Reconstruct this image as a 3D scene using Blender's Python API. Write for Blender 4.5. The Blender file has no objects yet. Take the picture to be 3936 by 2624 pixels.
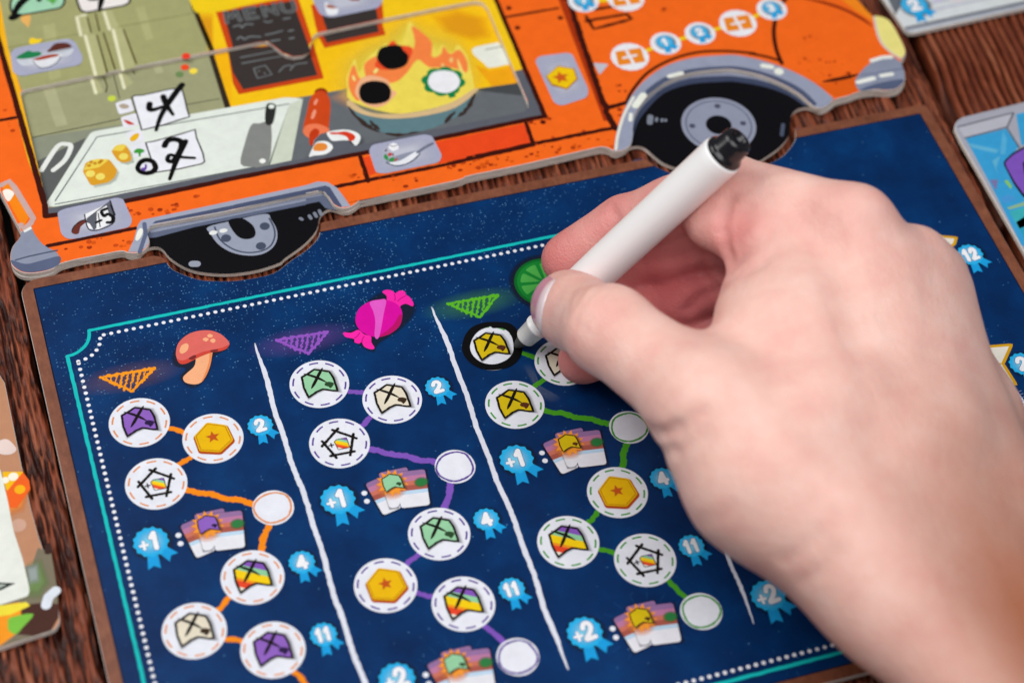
import bpy, bmesh, math, random
import numpy as np
from mathutils import Vector, Matrix
from mathutils.geometry import tessellate_polygon

# ------------------------------------------------------------------ camera, light, exposure
S = bpy.context.scene
COL = S.collection
MM = 0.001
# photograph: 3936 x 2624, focal length in pixels and pose solved from the printed circles
PW, PH, FPX = 3936.0, 2624.0, 8343.4
CAM = np.array([-133.530, -343.417, 469.674])
CR = np.array([0.95318776, -0.29763167, 0.05337116])
CU = np.array([0.20346699, 0.76188605, 0.61492343])
CF = np.array([0.22368343, 0.57527822, -0.78677868])

cam_d = bpy.data.cameras.new('camera')
cam_d.sensor_width = 36.0
cam_d.lens = FPX / PW * 36.0
cam_d.clip_start, cam_d.clip_end = 0.02, 20.0
cam_d.dof.use_dof = True
cam_d.dof.focus_distance = 0.591
cam_d.dof.aperture_fstop = 7.6
cam_d.dof.aperture_blades = 7
cam_o = bpy.data.objects.new('camera', cam_d)
COL.objects.link(cam_o)
m = Matrix.Identity(4)
for r in range(3):
    m[r][0], m[r][1], m[r][2], m[r][3] = CR[r], CU[r], -CF[r], CAM[r] * MM
cam_o.matrix_world = m
S.camera = cam_o

w = bpy.data.worlds.new('World')
S.world = w
w.use_nodes = True
w.node_tree.nodes['Background'].inputs[0].default_value = (0.93, 0.96, 1.0, 1)
w.node_tree.nodes['Background'].inputs[1].default_value = 0.13


def area(name, loc, aim, size, power, col):
    d = bpy.data.lights.new(name, 'AREA')
    d.shape = 'RECTANGLE'
    d.size, d.size_y = size
    d.energy, d.color = power, col
    o = bpy.data.objects.new(name, d)
    COL.objects.link(o)
    o.location = loc
    o.rotation_euler = (Vector(aim) - Vector(loc)).to_track_quat('-Z', 'Y').to_euler()
    return o


area('window_light', (-0.50, 0.30, 0.75), (0.0, 0.0, 0.0), (0.6, 0.55), 5.0, (1.0, 0.985, 0.96))
area('ceiling_light', (0.08, -0.38, 1.0), (0.05, 0.0, 0.0), (1.0, 0.7), 8.4, (0.99, 0.99, 1.0))

S.view_settings.view_transform = 'Standard'
S.view_settings.look = 'None'
S.view_settings.exposure = 0.0
S.view_settings.gamma = 1.0
S.render.engine = 'CYCLES'
S.cycles.use_denoising = True
S.cycles.max_bounces = 8
S.cycles.transparent_max_bounces = 24

# ------------------------------------------------------------------ helpers
ZONE = {'A': (0, 0), 'B': (900, 0), 'C': (1800, 0), 'D': (2760, 0),
        'E': (0, 600), 'F': (900, 600), 'G': (1800, 600), 'H': (2760, 600),
        'I': (0, 1200), 'J': (900, 1200), 'K': (1800, 1200), 'L': (2760, 1200),
        'M': (0, 1840), 'N': (900, 1840), 'O': (1800, 1840), 'Q': (2760, 1840)}
T_TABLE, T_BOARD, T_TOP = -1.6, 0.0, 1.6           # heights in mm


def P3(px, py, z=0.0):
    """a photo pixel met with the horizontal plane at height z (mm)"""
    d = CF + ((px - PW / 2) / FPX) * CR - ((py - PH / 2) / FPX) * CU
    return CAM + d * ((z - CAM[2]) / d[2])


def Z(zone, pts, z=0.0):
    ox, oy = ZONE[zone]
    out = []
    for x, y in pts:
        q = P3(ox + x / 2, oy + y / 2, z)
        out.append((q[0], q[1]))
    return out


def px(pts, z=0.0):
    return [tuple(P3(x, y, z)[:2]) for x, y in pts]


def smooth(pts, closed=True, n=6):
    """Catmull-Rom through the points"""
    p = [np.array(q, float) for q in pts]
    k = len(p)
    out = []
    for i in range(k if closed else k - 1):
        if closed:
            a, b, c, d = p[i - 1], p[i], p[(i + 1) % k], p[(i + 2) % k]
        else:
            a, b, c, d = p[max(i - 1, 0)], p[i], p[i + 1], p[min(i + 2, k - 1)]
        for j in range(n):
            t = j / n
            out.append(tuple(.5 * (2 * b + (c - a) * t + (2 * a - 5 * b + 4 * c - d) * t * t + (3 * b - a - 3 * c + d) * t ** 3)))
    if not closed:
        out.append(tuple(p[-1]))
    return out


def dense(pts, step):
    out = []
    for a, b in zip(pts, pts[1:]):
        n = max(1, int(math.dist(a, b) / step))
        out += [(a[0] + (b[0] - a[0]) * i / n, a[1] + (b[1] - a[1]) * i / n) for i in range(n)]
    return out + [pts[-1]]


def circ(c, r, n=40, ry=None, rot=0.0):
    ry = r if ry is None else ry
    co, si = math.cos(rot), math.sin(rot)
    return [(c[0] + r * math.cos(t) * co - ry * math.sin(t) * si, c[1] + r * math.cos(t) * si + ry * math.sin(t) * co)
            for t in (2 * math.pi * i / n for i in range(n))]


def star(c, ro, ri, n, rot=math.pi / 2):
    return [(c[0] + (ro if i % 2 == 0 else ri) * math.cos(rot + math.pi * i / n),
             c[1] + (ro if i % 2 == 0 else ri) * math.sin(rot + math.pi * i / n)) for i in range(2 * n)]


def rrect(x0, y0, x1, y1, r, n=5, rot=0.0, c=None):
    out = []
    for cx, cy, a in ((x1 - r, y1 - r, 0), (x0 + r, y1 - r, 90), (x0 + r, y0 + r, 180), (x1 - r, y0 + r, 270)):
        for i in range(n + 1):
            t = math.radians(a + 90 * i / n)
            out.append((cx + r * math.cos(t), cy + r * math.sin(t)))
    if rot:
        c = c or ((x0 + x1) / 2, (y0 + y1) / 2)
        co, si = math.cos(rot), math.sin(rot)
        out = [(c[0] + (x - c[0]) * co - (y - c[1]) * si, c[1] + (x - c[0]) * si + (y - c[1]) * co) for x, y in out]
    return out


def round_poly(pts, r, n=4):
    """round the corners of a polygon"""
    out = []
    k = len(pts)
    for i in range(k):
        a, b, c = (np.array(pts[j % k], float) for j in (i - 1, i, i + 1))
        u, v = a - b, c - b
        lu, lv = np.linalg.norm(u), np.linalg.norm(v)
        rr = min(r, lu * .45, lv * .45)
        p, q = b + u / lu * rr, b + v / lv * rr
        for j in range(n + 1):
            t = j / n
            out.append(tuple((1 - t) ** 2 * p + 2 * t * (1 - t) * b + t * t * q))
    return out


def clip_half(poly, n, d):
    """keep the side n.p >= d"""
    out = []
    k = len(poly)
    for i in range(k):
        a, b = poly[i], poly[(i + 1) % k]
        fa, fb = a[0] * n[0] + a[1] * n[1] - d, b[0] * n[0] + b[1] * n[1] - d
        if fa >= 0:
            out.append(a)
        if (fa >= 0) != (fb >= 0):
            t = fa / (fa - fb)
            out.append((a[0] + (b[0] - a[0]) * t, a[1] + (b[1] - a[1]) * t))
    return out


def lin(h):
    if isinstance(h, str):
        h = h.lstrip('#')
        v = [int(h[i:i + 2], 16) / 255 for i in (0, 2, 4)]
    else:
        v = [q / 255 for q in h]
    return [q / 12.92 if q <= .04045 else ((q + .055) / 1.055) ** 2.4 for q in v]


class Nodes:
    def __init__(self, name):
        self.m = bpy.data.materials.new(name)
        self.m.use_nodes = True
        self.t = self.m.node_tree
        self.b = self.t.nodes['Principled BSDF']
        self.out = self.t.nodes['Material Output']

    def n(self, kind, **kw):
        o = self.t.nodes.new(kind)
        for k, v in kw.items():
            if k.startswith('i_'):
                o.inputs[k[2:].replace('_', ' ')].default_value = v
            else:
                setattr(o, k, v)
        return o

    def l(self, a, b):
        self.t.links.new(a, b)

    def coord(self, scale=(1, 1, 1)):
        g = self.n('ShaderNodeNewGeometry')
        mp = self.n('ShaderNodeMapping')
        mp.inputs['Scale'].default_value = scale
        self.l(g.outputs['Position'], mp.inputs['Vector'])
        return mp.outputs[0]

    def noise(self, scale, detail=3, rough=.55, vec=None):
        o = self.n('ShaderNodeTexNoise')
        o.inputs['Scale'].default_value = scale
        o.inputs['Detail'].default_value = detail
        o.inputs['Roughness'].default_value = rough
        self.l(vec if vec is not None else self.coord(), o.inputs['Vector'])
        return o.outputs['Fac']

    def ramp(self, fac, stops):
        o = self.n('ShaderNodeValToRGB')
        cr = o.color_ramp
        while len(cr.elements) < len(stops):
            cr.elements.new(.5)
        for e, (p, c) in zip(cr.elements, stops):
            e.position = p
            e.color = (*c, 1) if len(c) == 3 else c
        self.l(fac, o.inputs[0])
        return o.outputs[0]

    def mix(self, fac, a, b, kind='MIX'):
        o = self.n('ShaderNodeMix', data_type='RGBA', blend_type=kind)
        for k, v in ((0, fac), (6, a), (7, b)):
            if hasattr(v, 'links'):
                self.l(v, o.inputs[k])
            else:
                o.inputs[k].default_value = v if k == 0 else (*v, 1)
        return o.outputs[2]

    def bump(self, h, strength, dist):
        o = self.n('ShaderNodeBump')
        o.inputs['Strength'].default_value = strength
        o.inputs['Distance'].default_value = dist
        self.l(h, o.inputs['Height'])
        self.l(o.outputs[0], self.b.inputs['Normal'])
        return o


_paint = {}
GAIN = .93


def linen(N, strength=.12):
    """the fine cloth-like embossing of game board paper"""
    a = N.noise(1.0, 1, .5, N.coord((1500, 4200, 1500)))
    b = N.noise(1.0, 1, .5, N.coord((4200, 1500, 1500)))
    s = N.n('ShaderNodeMath', operation='ADD')
    N.l(a, s.inputs[0])
    N.l(b, s.inputs[1])
    N.bump(s.outputs[0], strength, .00012)


def paint(col, rough=.40):
    key = (col, rough)
    if key not in _paint:
        N = Nodes('print_' + str(col).strip('#'))
        c = [min(.88, v * GAIN) for v in lin(col)]
        f = N.noise(260, 4, .65)
        f2 = N.n('ShaderNodeMapRange')
        f2.inputs[1].default_value, f2.inputs[2].default_value = .3, .7
        N.l(f, f2.inputs[0])
        N.l(N.mix(f2.outputs[0], [v * .93 for v in c], [min(.9, v * 1.04) for v in c]), N.b.inputs['Base Color'])
        N.b.inputs['Roughness'].default_value = rough
        N.b.inputs['Specular IOR Level'].default_value = .13
        linen(N)
        _paint[key] = N.m
    return _paint[key]


_fade = {}


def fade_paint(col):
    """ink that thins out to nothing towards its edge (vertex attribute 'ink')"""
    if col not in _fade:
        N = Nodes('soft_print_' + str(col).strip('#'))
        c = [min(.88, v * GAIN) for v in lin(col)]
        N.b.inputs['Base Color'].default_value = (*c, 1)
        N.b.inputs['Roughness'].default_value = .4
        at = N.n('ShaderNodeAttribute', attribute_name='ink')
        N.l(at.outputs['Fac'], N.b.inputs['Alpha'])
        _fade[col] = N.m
    return _fade[col]


def link(name, me, parent=None, mats=()):
    o = bpy.data.objects.new(name, me)
    COL.objects.link(o)
    o.parent = parent
    for mt in mats:
        me.materials.append(mt)
    return o


def tag(o, label=None, cat=None, group=None, kind=None):
    for k, v in (('label', label), ('category', cat), ('group', group), ('kind', kind)):
        if v:
            o[k] = v
    return o


def thing(name, loc, label, cat, group=None):
    o = bpy.data.objects.new(name, None)
    COL.objects.link(o)
    o.empty_display_size = .02
    o.location = [v * MM for v in loc]
    return tag(o, label, cat, group)


STEP = .02     # each sheet of ink lies this many mm above the one below


class Print:
    """flat printed shapes on a board: polygons in board millimetres, stacked by layer"""

    def __init__(self, name, parent, z):
        self.name, self.parent, self.z = name, parent, z
        self.v, self.f, self.mi, self.mats, self.ink = [], [], [], [], []

    def _mat(self, m):
        if m not in self.mats:
            self.mats.append(m)
        return self.mats.index(m)

    def add(self, poly, col, layer, holes=(), mat=None):
        loops = [list(poly)] + [list(h) for h in holes]
        if len(loops[0]) < 3:
            return self
        flat = [q for lp in loops for q in lp]
        tris = tessellate_polygon([[Vector((x, y, 0)) for x, y in lp] for lp in loops])
        b = len(self.v)
        z = self.z + layer * STEP
        self.v += [(x * MM, y * MM, z * MM) for x, y in flat]
        self.ink += [1.0] * len(flat)
        k = self._mat(mat or paint(col))
        for t in tris:
            p, q, r = (flat[i] for i in t)
            s = (q[0] - p[0]) * (r[1] - p[1]) - (q[1] - p[1]) * (r[0] - p[0])
            if abs(s) < 1e-9:
                continue
            self.f.append(tuple(b + i for i in (t if s > 0 else (t[0], t[2], t[1]))))
            self.mi.append(k)
        return self

    def stroke(self, pts, wd, col, layer, closed=False, jit=0.0, taper=0.0, seed=0, wf=None, mat=None):
        p = np.array(pts, float)
        k = len(p)
        if k < 2:
            return self
        rnd = random.Random(seed + k)
        if closed:
            tg = np.roll(p, -1, 0) - np.roll(p, 1, 0)
        else:
            tg = np.gradient(p, axis=0)
        ln = np.linalg.norm(tg, axis=1)
        ln[ln == 0] = 1
        tg /= ln[:, None]
        nr = np.stack([-tg[:, 1], tg[:, 0]], 1)
        L, R = [], []
        for i in range(k):
            h = wd / 2 * (wf(i / (k - 1)) if wf else 1)
            if taper > .001:
                t = i / (k - 1)
                h *= min(1, .25 + t / taper, .25 + (1 - t) / taper)
            L.append(tuple(p[i] + nr[i] * h * (1 + rnd.uniform(-jit, jit))))
            R.append(tuple(p[i] - nr[i] * h * (1 + rnd.uniform(-jit, jit))))
        b = len(self.v)
        z = self.z + layer * STEP
        # the ink builds up a hair along the stroke, so that a stroke crossing itself never shares a plane
        zz = [z + .45 * STEP * i / k for i in range(k)]
        self.v += [(x * MM, y * MM, h_ * MM) for (x, y), h_ in zip(L + R, zz + zz)]
        self.ink += [1.0] * (2 * k)
        mi = self._mat(mat or paint(col))
        for i in range(k if closed else k - 1):
            j = (i + 1) % k
            self.f.append((b + i, b + k + i, b + k + j, b + j))
            self.mi.append(mi)
        if not closed and not taper:      # round ends, a hair lower so that no two faces share a plane
            for q, hw in ((p[0], wd / 2 * (wf(0) if wf else 1)), (p[-1], wd / 2 * (wf(1) if wf else 1))):
                self.add(circ(q, hw, 14), col, layer - .35 if q is p[0] else layer - .45, mat=mat)
        return self

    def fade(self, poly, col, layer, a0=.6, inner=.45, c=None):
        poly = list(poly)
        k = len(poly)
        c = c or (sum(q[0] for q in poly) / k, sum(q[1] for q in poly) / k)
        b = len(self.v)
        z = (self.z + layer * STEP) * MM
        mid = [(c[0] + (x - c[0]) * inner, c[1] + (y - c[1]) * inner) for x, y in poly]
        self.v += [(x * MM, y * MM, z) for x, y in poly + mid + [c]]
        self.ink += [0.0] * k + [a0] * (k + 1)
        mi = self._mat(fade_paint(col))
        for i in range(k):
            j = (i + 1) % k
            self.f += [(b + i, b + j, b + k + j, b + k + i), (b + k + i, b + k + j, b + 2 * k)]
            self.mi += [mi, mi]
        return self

    def build(self, parent=None):
        me = bpy.data.meshes.new(self.name)
        par = parent or self.parent
        off = Vector((0, 0, 0))
        q = par
        while q is not None:
            off += q.location
            q = q.parent
        me.from_pydata([(x - off.x, y - off.y, z - off.z) for x, y, z in self.v], [], self.f)
        for mt in self.mats:
            me.materials.append(mt)
        me.polygons.foreach_set('material_index', self.mi)
        at = me.attributes.new('ink', 'FLOAT', 'POINT')
        at.data.foreach_set('value', self.ink)
        # all ink faces the ceiling
        me.update()
        bm = bmesh.new()
        bm.from_mesh(me)
        for fc in bm.faces:
            if fc.normal.z < 0:
                fc.normal_flip()
        bm.to_mesh(me)
        bm.free()
        o = bpy.data.objects.new(self.name, me)
        COL.objects.link(o)
        o.parent = par
        return o


def slab(name, poly, z0, z1, top, side, parent=None, holes=(), bevel=.12):
    """a die-cut sheet of board: printed top face, bare grey-brown core round the edge"""
    off = Vector((0, 0, 0))
    if parent is not None:
        off = parent.location

    def orient(lp, ccw):
        a = sum(x0 * y1 - x1 * y0 for (x0, y0), (x1, y1) in zip(lp, lp[1:] + lp[:1]))
        return lp if (a > 0) == ccw else lp[::-1]
    loops = [orient(list(poly), True)] + [orient(list(h), False) for h in holes]
    v, f, mi = [], [], []
    flat = [q for lp in loops for q in lp]
    n = len(flat)
    rings = []
    # inset ring for the pressed top edge
    ins = []
    for lp in loops:
        k = len(lp)
        for i in range(k):
            a, c = np.array(lp[i - 1]), np.array(lp[(i + 1) % k])
            t = c - a
            t = t / (np.linalg.norm(t) or 1)
            ins.append((lp[i][0] - t[1] * bevel, lp[i][1] + t[0] * bevel))
    for pts, z in ((flat, z0), (flat, z1 - bevel), (ins, z1)):
        v += [(x * MM - off.x, y * MM - off.y, z * MM - off.z) for x, y in pts]
    tris = tessellate_polygon([[Vector((x, y, 0)) for x, y in lp] for lp in loops])
    for t in tris:
        p, q, r = (flat[i] for i in t)
        s = (q[0] - p[0]) * (r[1] - p[1]) - (q[1] - p[1]) * (r[0] - p[0])
        t = t if s > 0 else (t[0], t[2], t[1])
        f.append(tuple(2 * n + i for i in t))
        mi.append(0)
        f.append((t[0], t[2], t[1]))
        mi.append(1)
    b = 0
    for lp in loops:
        k = len(lp)
        for i in range(k):
            j = (i + 1) % k
            for lv in (0, 1):
                f.append((lv * n + b + i, lv * n + b + j, (lv + 1) * n + b + j, (lv + 1) * n + b + i))
                mi.append(1 if lv == 0 else 2)
        b += k
    me = bpy.data.meshes.new(name)
    me.from_pydata(v, [], f)
    o = link(name, me, parent, (top, side, rim_mat()))
    me.polygons.foreach_set('material_index', mi)
    return o


def rim_mat():
    return paint('#e2dcd6', .6)


def chip_mat():
    if 'chip' not in _paint:
        N = Nodes('bare_board_core')
        v = N.coord((300, 300, 5200))
        f = N.noise(1.0, 3, .6, v)
        N.l(N.ramp(f, [(.3, lin('#bdaea2')), (.5, lin('#dfd4c9')), (.72, lin('#f0eae3'))]), N.b.inputs['Base Color'])
        N.b.inputs['Roughness'].default_value = .85
        N.bump(f, .5, .0002)
        _paint['chip'] = N.m
    return _paint['chip']

# ------------------------------------------------------------------ table of weathered planks
def wood_mat():
    N = Nodes('weathered_brown_wood')
    v = N.coord((420, 26, 420))
    f = N.noise(1.0, 6, .68, v)
    g = N.noise(1.0, 4, .6, N.coord((1700, 190, 1700)))
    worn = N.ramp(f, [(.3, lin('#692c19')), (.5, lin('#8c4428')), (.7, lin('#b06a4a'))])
    stain_shade = N.ramp(f, [(.3, lin('#1d0804')), (.7, lin('#47190c'))])
    wa = N.n('ShaderNodeAttribute', attribute_name='wear_shade')
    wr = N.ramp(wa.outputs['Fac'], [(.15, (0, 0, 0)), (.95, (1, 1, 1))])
    c = N.mix(wr, stain_shade, worn)  # shade painted into the grooves, along with paler worn ridge tops
    c2 = N.ramp(g, [(.3, (.5, .45, .43)), (.62, (1, 1, 1))])
    N.l(N.mix(.7, c, c2, 'MULTIPLY'), N.b.inputs['Base Color'])
    N.b.inputs['Roughness'].default_value = .42
    N.b.inputs['Specular IOR Level'].default_value = .35
    N.bump(g, .7, .0006)
    return N.m


WOOD = wood_mat()


def noise1(rs, n):
    return rs.uniform(-1, 1, n)


def plank(name, x0, x1, y0, y1, dx, dy, parent, seed, depth, period, ribs):
    rs = np.random.RandomState(seed)
    xs = np.arange(x0, x1 + dx / 2, dx)
    ys = np.arange(y0, y1 + dy / 2, dy)
    X, Y = np.meshgrid(xs, ys, indexing='ij')
    def field(sx, sy):
        # smooth random relief, sx across and sy along the grain (mm)
        n = rs.normal(0, 1, X.shape)
        kx = np.fft.fftfreq(X.shape[0], dx)[:, None] * 2 * np.pi
        ky = np.fft.rfftfreq(X.shape[1], dy)[None, :] * 2 * np.pi
        q = np.fft.irfft2(np.fft.rfft2(n) * np.exp(-.5 * ((kx * sx) ** 2 + (ky * sy) ** 2)), X.shape)
        return q / q.std()
    # grain lines wander slowly along the plank
    warp = sum(a * np.sin(Y / l + p + X / 40) for a, l, p in ((1.3, 38, rs.rand() * 6), (.5, 13, rs.rand() * 6), (.22, 5.1, rs.rand() * 6))) + .35 * field(3, 9)
    U = (X + warp) / period
    cell = np.floor(U)
    fr = U - cell
    tab = rs.uniform(0, 1, 4000)
    c0 = tab[(cell.astype(int)) % 4000]
    ridge = np.abs(2 * fr - 1) ** (1.4 + 1.4 * c0)            # 0 on the ridge, 1 in the groove
    h = -depth * (.45 + .55 * c0) * ridge * ribs
    bark = .8 * field(.27, 3.6) + .6 * field(.2, 1.1) + .35 * field(.9, 9)
    h += depth * (1 - ribs) * .42 * bark - depth * (1 - ribs) * .5
    h += .10 * field(.3, 2.5) + .05 * field(.25, .5)
    wear_shade = np.clip(1 + h / (depth * .75), 0, 1)  # wear and painted groove shade as one tone, darker with depth
    e = np.minimum(X - x0, x1 - X)
    h -= np.clip(1.2 - e, 0, None) ** 2 * 1.1
    h = np.minimum(h, 0)
    nx, ny = X.shape
    X = X + .085 * Y * np.clip((X + 124) / 275, 0, 1)          # the planks fan out a little
    V = np.stack([X, Y, h + T_TABLE], -1).reshape(-1, 3)
    I = np.arange(nx * ny).reshape(nx, ny)
    F = np.stack([I[:-1, :-1], I[1:, :-1], I[1:, 1:], I[:-1, 1:]], -1).reshape(-1, 4).tolist()
    # sides down to the underside
    ring = list(I[:, 0]) + list(I[-1, 1:]) + list(I[-2::-1, -1]) + list(I[0, -2:0:-1])
    b = len(V)
    low = V[ring].copy()
    low[:, 2] = T_TABLE - 18
    V = np.vstack([V, low])
    k = len(ring)
    for i in range(k):
        j = (i + 1) % k
        F.append([int(ring[i]), b + i, b + j, int(ring[j])])
    F.append([b + i for i in range(k)][::-1])
    me = bpy.data.meshes.new(name)
    me.from_pydata((V * MM).tolist(), [], F)
    o = link(name, me, parent, (WOOD,))
    me.polygons.foreach_set('use_smooth', [True] * len(F))
    wa = me.attributes.new('wear_shade', 'FLOAT', 'POINT')
    wa.data.foreach_set('value', np.concatenate([wear_shade.ravel(), np.zeros(k)]).astype(np.float32))
    return o


table = bpy.data.objects.new('table', None)
COL.objects.link(table)
tag(table, 'dark reddish brown table of deeply grooved weathered wood planks', kind='structure')
plank('plank', -232, -126.4, -235, 200, .3, 1.2, table, 3, 1.7, 1.3, .2)
plank('plank', -124.2, 150.6, -235, 200, .45, 1.8, table, 5, 2.4, 1.9, .6)
plank('plank', 154.2, 240, -150, 230, .3, 1.8, table, 8, 4.2, 2.75, .95)
N = Nodes('dark_gap')
N.b.inputs['Base Color'].default_value = (.012, .010, .010, 1)
N.b.inputs['Roughness'].default_value = .8
me = bpy.data.meshes.new('underlay')
me.from_pydata([(x * MM, y * MM, (T_TABLE - 18.5) * MM) for x, y in ((-240, -240), (270, -240), (270, 240), (-240, 240))], [], [(0, 1, 2, 3)])
link('underlay', me, table, (N.m,))

# ------------------------------------------------------------------ score board
def navy_mat():
    N = Nodes('navy_chalkboard_print')
    f = N.noise(55, 5, .62)
    c = N.ramp(f, [(.3, lin('#00224d')), (.5, lin('#002b5c')), (.7, lin('#00376c'))])
    # linen glints painted in with dust and scuffs: short pale flecks in drifts
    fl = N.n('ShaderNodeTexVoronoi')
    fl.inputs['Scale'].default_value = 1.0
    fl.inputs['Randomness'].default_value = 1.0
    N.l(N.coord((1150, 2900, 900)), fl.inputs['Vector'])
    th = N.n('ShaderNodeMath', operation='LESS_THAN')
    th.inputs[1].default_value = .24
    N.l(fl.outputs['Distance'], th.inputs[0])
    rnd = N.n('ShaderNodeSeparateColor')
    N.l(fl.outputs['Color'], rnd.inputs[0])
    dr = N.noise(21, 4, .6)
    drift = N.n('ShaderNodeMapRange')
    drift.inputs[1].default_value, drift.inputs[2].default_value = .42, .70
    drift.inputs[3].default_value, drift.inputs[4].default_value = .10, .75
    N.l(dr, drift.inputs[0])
    # more flecks towards the upper left of the board, where its finish glints
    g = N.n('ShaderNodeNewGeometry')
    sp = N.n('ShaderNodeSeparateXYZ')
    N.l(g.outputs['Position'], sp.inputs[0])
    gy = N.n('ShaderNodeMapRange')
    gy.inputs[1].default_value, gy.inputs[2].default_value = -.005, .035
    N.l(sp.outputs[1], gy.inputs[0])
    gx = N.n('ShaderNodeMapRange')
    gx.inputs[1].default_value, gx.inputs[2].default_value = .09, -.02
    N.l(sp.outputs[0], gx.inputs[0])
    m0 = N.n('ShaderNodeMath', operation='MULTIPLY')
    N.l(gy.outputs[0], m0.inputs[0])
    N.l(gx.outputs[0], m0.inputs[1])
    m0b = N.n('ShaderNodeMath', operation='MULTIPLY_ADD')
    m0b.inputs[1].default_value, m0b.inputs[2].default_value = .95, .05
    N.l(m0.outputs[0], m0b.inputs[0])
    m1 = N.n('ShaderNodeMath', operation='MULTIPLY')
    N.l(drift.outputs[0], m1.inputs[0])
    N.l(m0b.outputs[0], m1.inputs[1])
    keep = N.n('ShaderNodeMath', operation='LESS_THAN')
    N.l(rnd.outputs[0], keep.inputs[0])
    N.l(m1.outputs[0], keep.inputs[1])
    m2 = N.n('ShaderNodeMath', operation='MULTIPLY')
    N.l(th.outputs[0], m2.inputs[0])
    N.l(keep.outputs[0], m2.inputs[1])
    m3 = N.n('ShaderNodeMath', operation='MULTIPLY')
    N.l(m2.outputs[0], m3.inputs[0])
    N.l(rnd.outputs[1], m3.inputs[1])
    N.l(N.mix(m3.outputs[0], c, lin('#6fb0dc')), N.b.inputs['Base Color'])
    N.b.inputs['Roughness'].default_value = .34
    N.b.inputs['Specular IOR Level'].default_value = .2
    linen(N, .22)
    return N.m


def frame_mat():
    N = Nodes('printed_brown_frame')
    v = N.coord((160, 160, 100))
    f = N.noise(1.0, 5, .6, v)
    wv = N.noise(1.0, 3, .6, N.coord((900, 330, 300)))
    s = N.mix(.4, f, wv)
    N.l(N.ramp(s, [(.3, lin('#5d321f')), (.5, lin('#7a4630')), (.7, lin('#8d573d'))]), N.b.inputs['Base Color'])
    N.b.inputs['Roughness'].default_value = .38
    linen(N, .2)
    return N.m


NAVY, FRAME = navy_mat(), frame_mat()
X0, X1, Y0, Y1 = -125.9, 149.6, -122.2, 55.2
score = thing('score_board', (0, -40, T_TABLE), 'navy blue chalkboard style score board with brown frame, teal border and dotted line', 'game board')

notch1 = Z('E', [(1170, 748), (1250, 782), (1285, 822), (1330, 872), (1430, 917), (1560, 953), (1750, 960), (1900, 945), (2100, 900)]) + \
    Z('F', [(640, 635), (662, 570), (672, 515), (700, 478)])
n1b = Z('F', [(440, 800), (560, 718)])
notch1 = notch1[:9] + n1b + notch1[9:]
notch2 = Z('C', [(1235, 1215), (1330, 1218), (1400, 1250), (1480, 1300), (1650, 1352), (1900, 1375), (2150, 1340)]) + \
    Z('D', [(380, 1265), (490, 1205), (560, 1130), (597, 1060), (600, 990), (610, 940)])
notch1[0] = (notch1[0][0], Y1)
notch1[-1] = (notch1[-1][0], Y1)
notch2[0] = (notch2[0][0], Y1)
notch2[-1] = (notch2[-1][0], Y1)
n1s, n2s = smooth(notch1, False, 4), smooth(notch2, False, 4)
cr = 5.0


def arc(cx, cy, r, a0, a1, n=7):
    return [(cx + r * math.cos(math.radians(a0 + (a1 - a0) * i / n)), cy + r * math.sin(math.radians(a0 + (a1 - a0) * i / n))) for i in range(n + 1)]


outline = arc(X0 + cr, Y1 - cr, cr, 180, 90) + n1s + n2s + arc(X1 - 2, Y1 - 2, 2, 90, 0) + arc(X1 - cr, Y0 + cr, cr, 0, -90) + arc(X0 + cr, Y0 + cr, cr, 270, 180)
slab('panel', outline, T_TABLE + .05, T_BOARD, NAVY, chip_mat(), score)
fr = 3.5


def cut_x(curve, y):
    for a, b in zip(curve, curve[1:]):
        if (a[1] - y) * (b[1] - y) <= 0 and a[1] != b[1]:
            yield a[0] + (b[0] - a[0]) * (y - a[1]) / (b[1] - a[1])


yi = Y1 - fr
i1, i2 = list(cut_x(n1s, yi)), list(cut_x(n2s, yi))


def above(curve):
    return [q for q in curve if q[1] > yi]


a1 = [q for q in n1s[:len(n1s) // 2] if q[1] > yi]
b1 = [q for q in n1s[len(n1s) // 2:] if q[1] > yi]
a2 = [q for q in n2s[:len(n2s) // 2] if q[1] > yi]
b2 = [q for q in n2s[len(n2s) // 2:] if q[1] > yi]
e = .1
strips = [arc(X0 + cr, Y1 - cr, cr - e, 180, 90) + a1 + [(i1[0], yi), (X0 + fr, yi), (X0 + fr, Y0 + fr), (X0 + e, Y0 + fr)],
          [(i1[-1], yi)] + b1 + a2 + [(i2[0], yi)],
          [(i2[-1], yi)] + b2 + arc(X1 - 2, Y1 - 2, 2 - e, 90, 0) + [(X1 - e, Y0 + fr), (X1 - fr, Y0 + fr), (X1 - fr, yi)],
          [(X0 + e, Y0 + fr)] + arc(X0 + cr, Y0 + cr, cr - e, 180, 270) + arc(X1 - cr, Y0 + cr, cr - e, 270, 360) + [(X1 - e, Y0 + fr)]]
for s in strips:
    Print('frame_strip', score, T_BOARD).add([(x, min(y, Y1 - e)) for x, y in s], None, 1, mat=FRAME).build()
# thin dark lines inside the frame
p = Print('frame_shadow_line', score, T_BOARD)
for s in ([(X0 + fr, Y0 + fr), (X0 + fr, yi), (i1[0], yi)], [(i1[-1], yi), (i2[0], yi)], [(i2[-1], yi), (X1 - fr, yi), (X1 - fr, Y0 + fr), (X0 + fr, Y0 + fr)]):
    for q, r in zip(s, s[1:]):
        p.stroke(dense([q, r], 4), .35, '#031630', 1.6, taper=.0001)
p.build()

TEAL = '#14c0bd'
tx0, tx1, ty0, ty1, tc = -117.7, 84.0, -115.2, 33.4, 7.2


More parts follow.
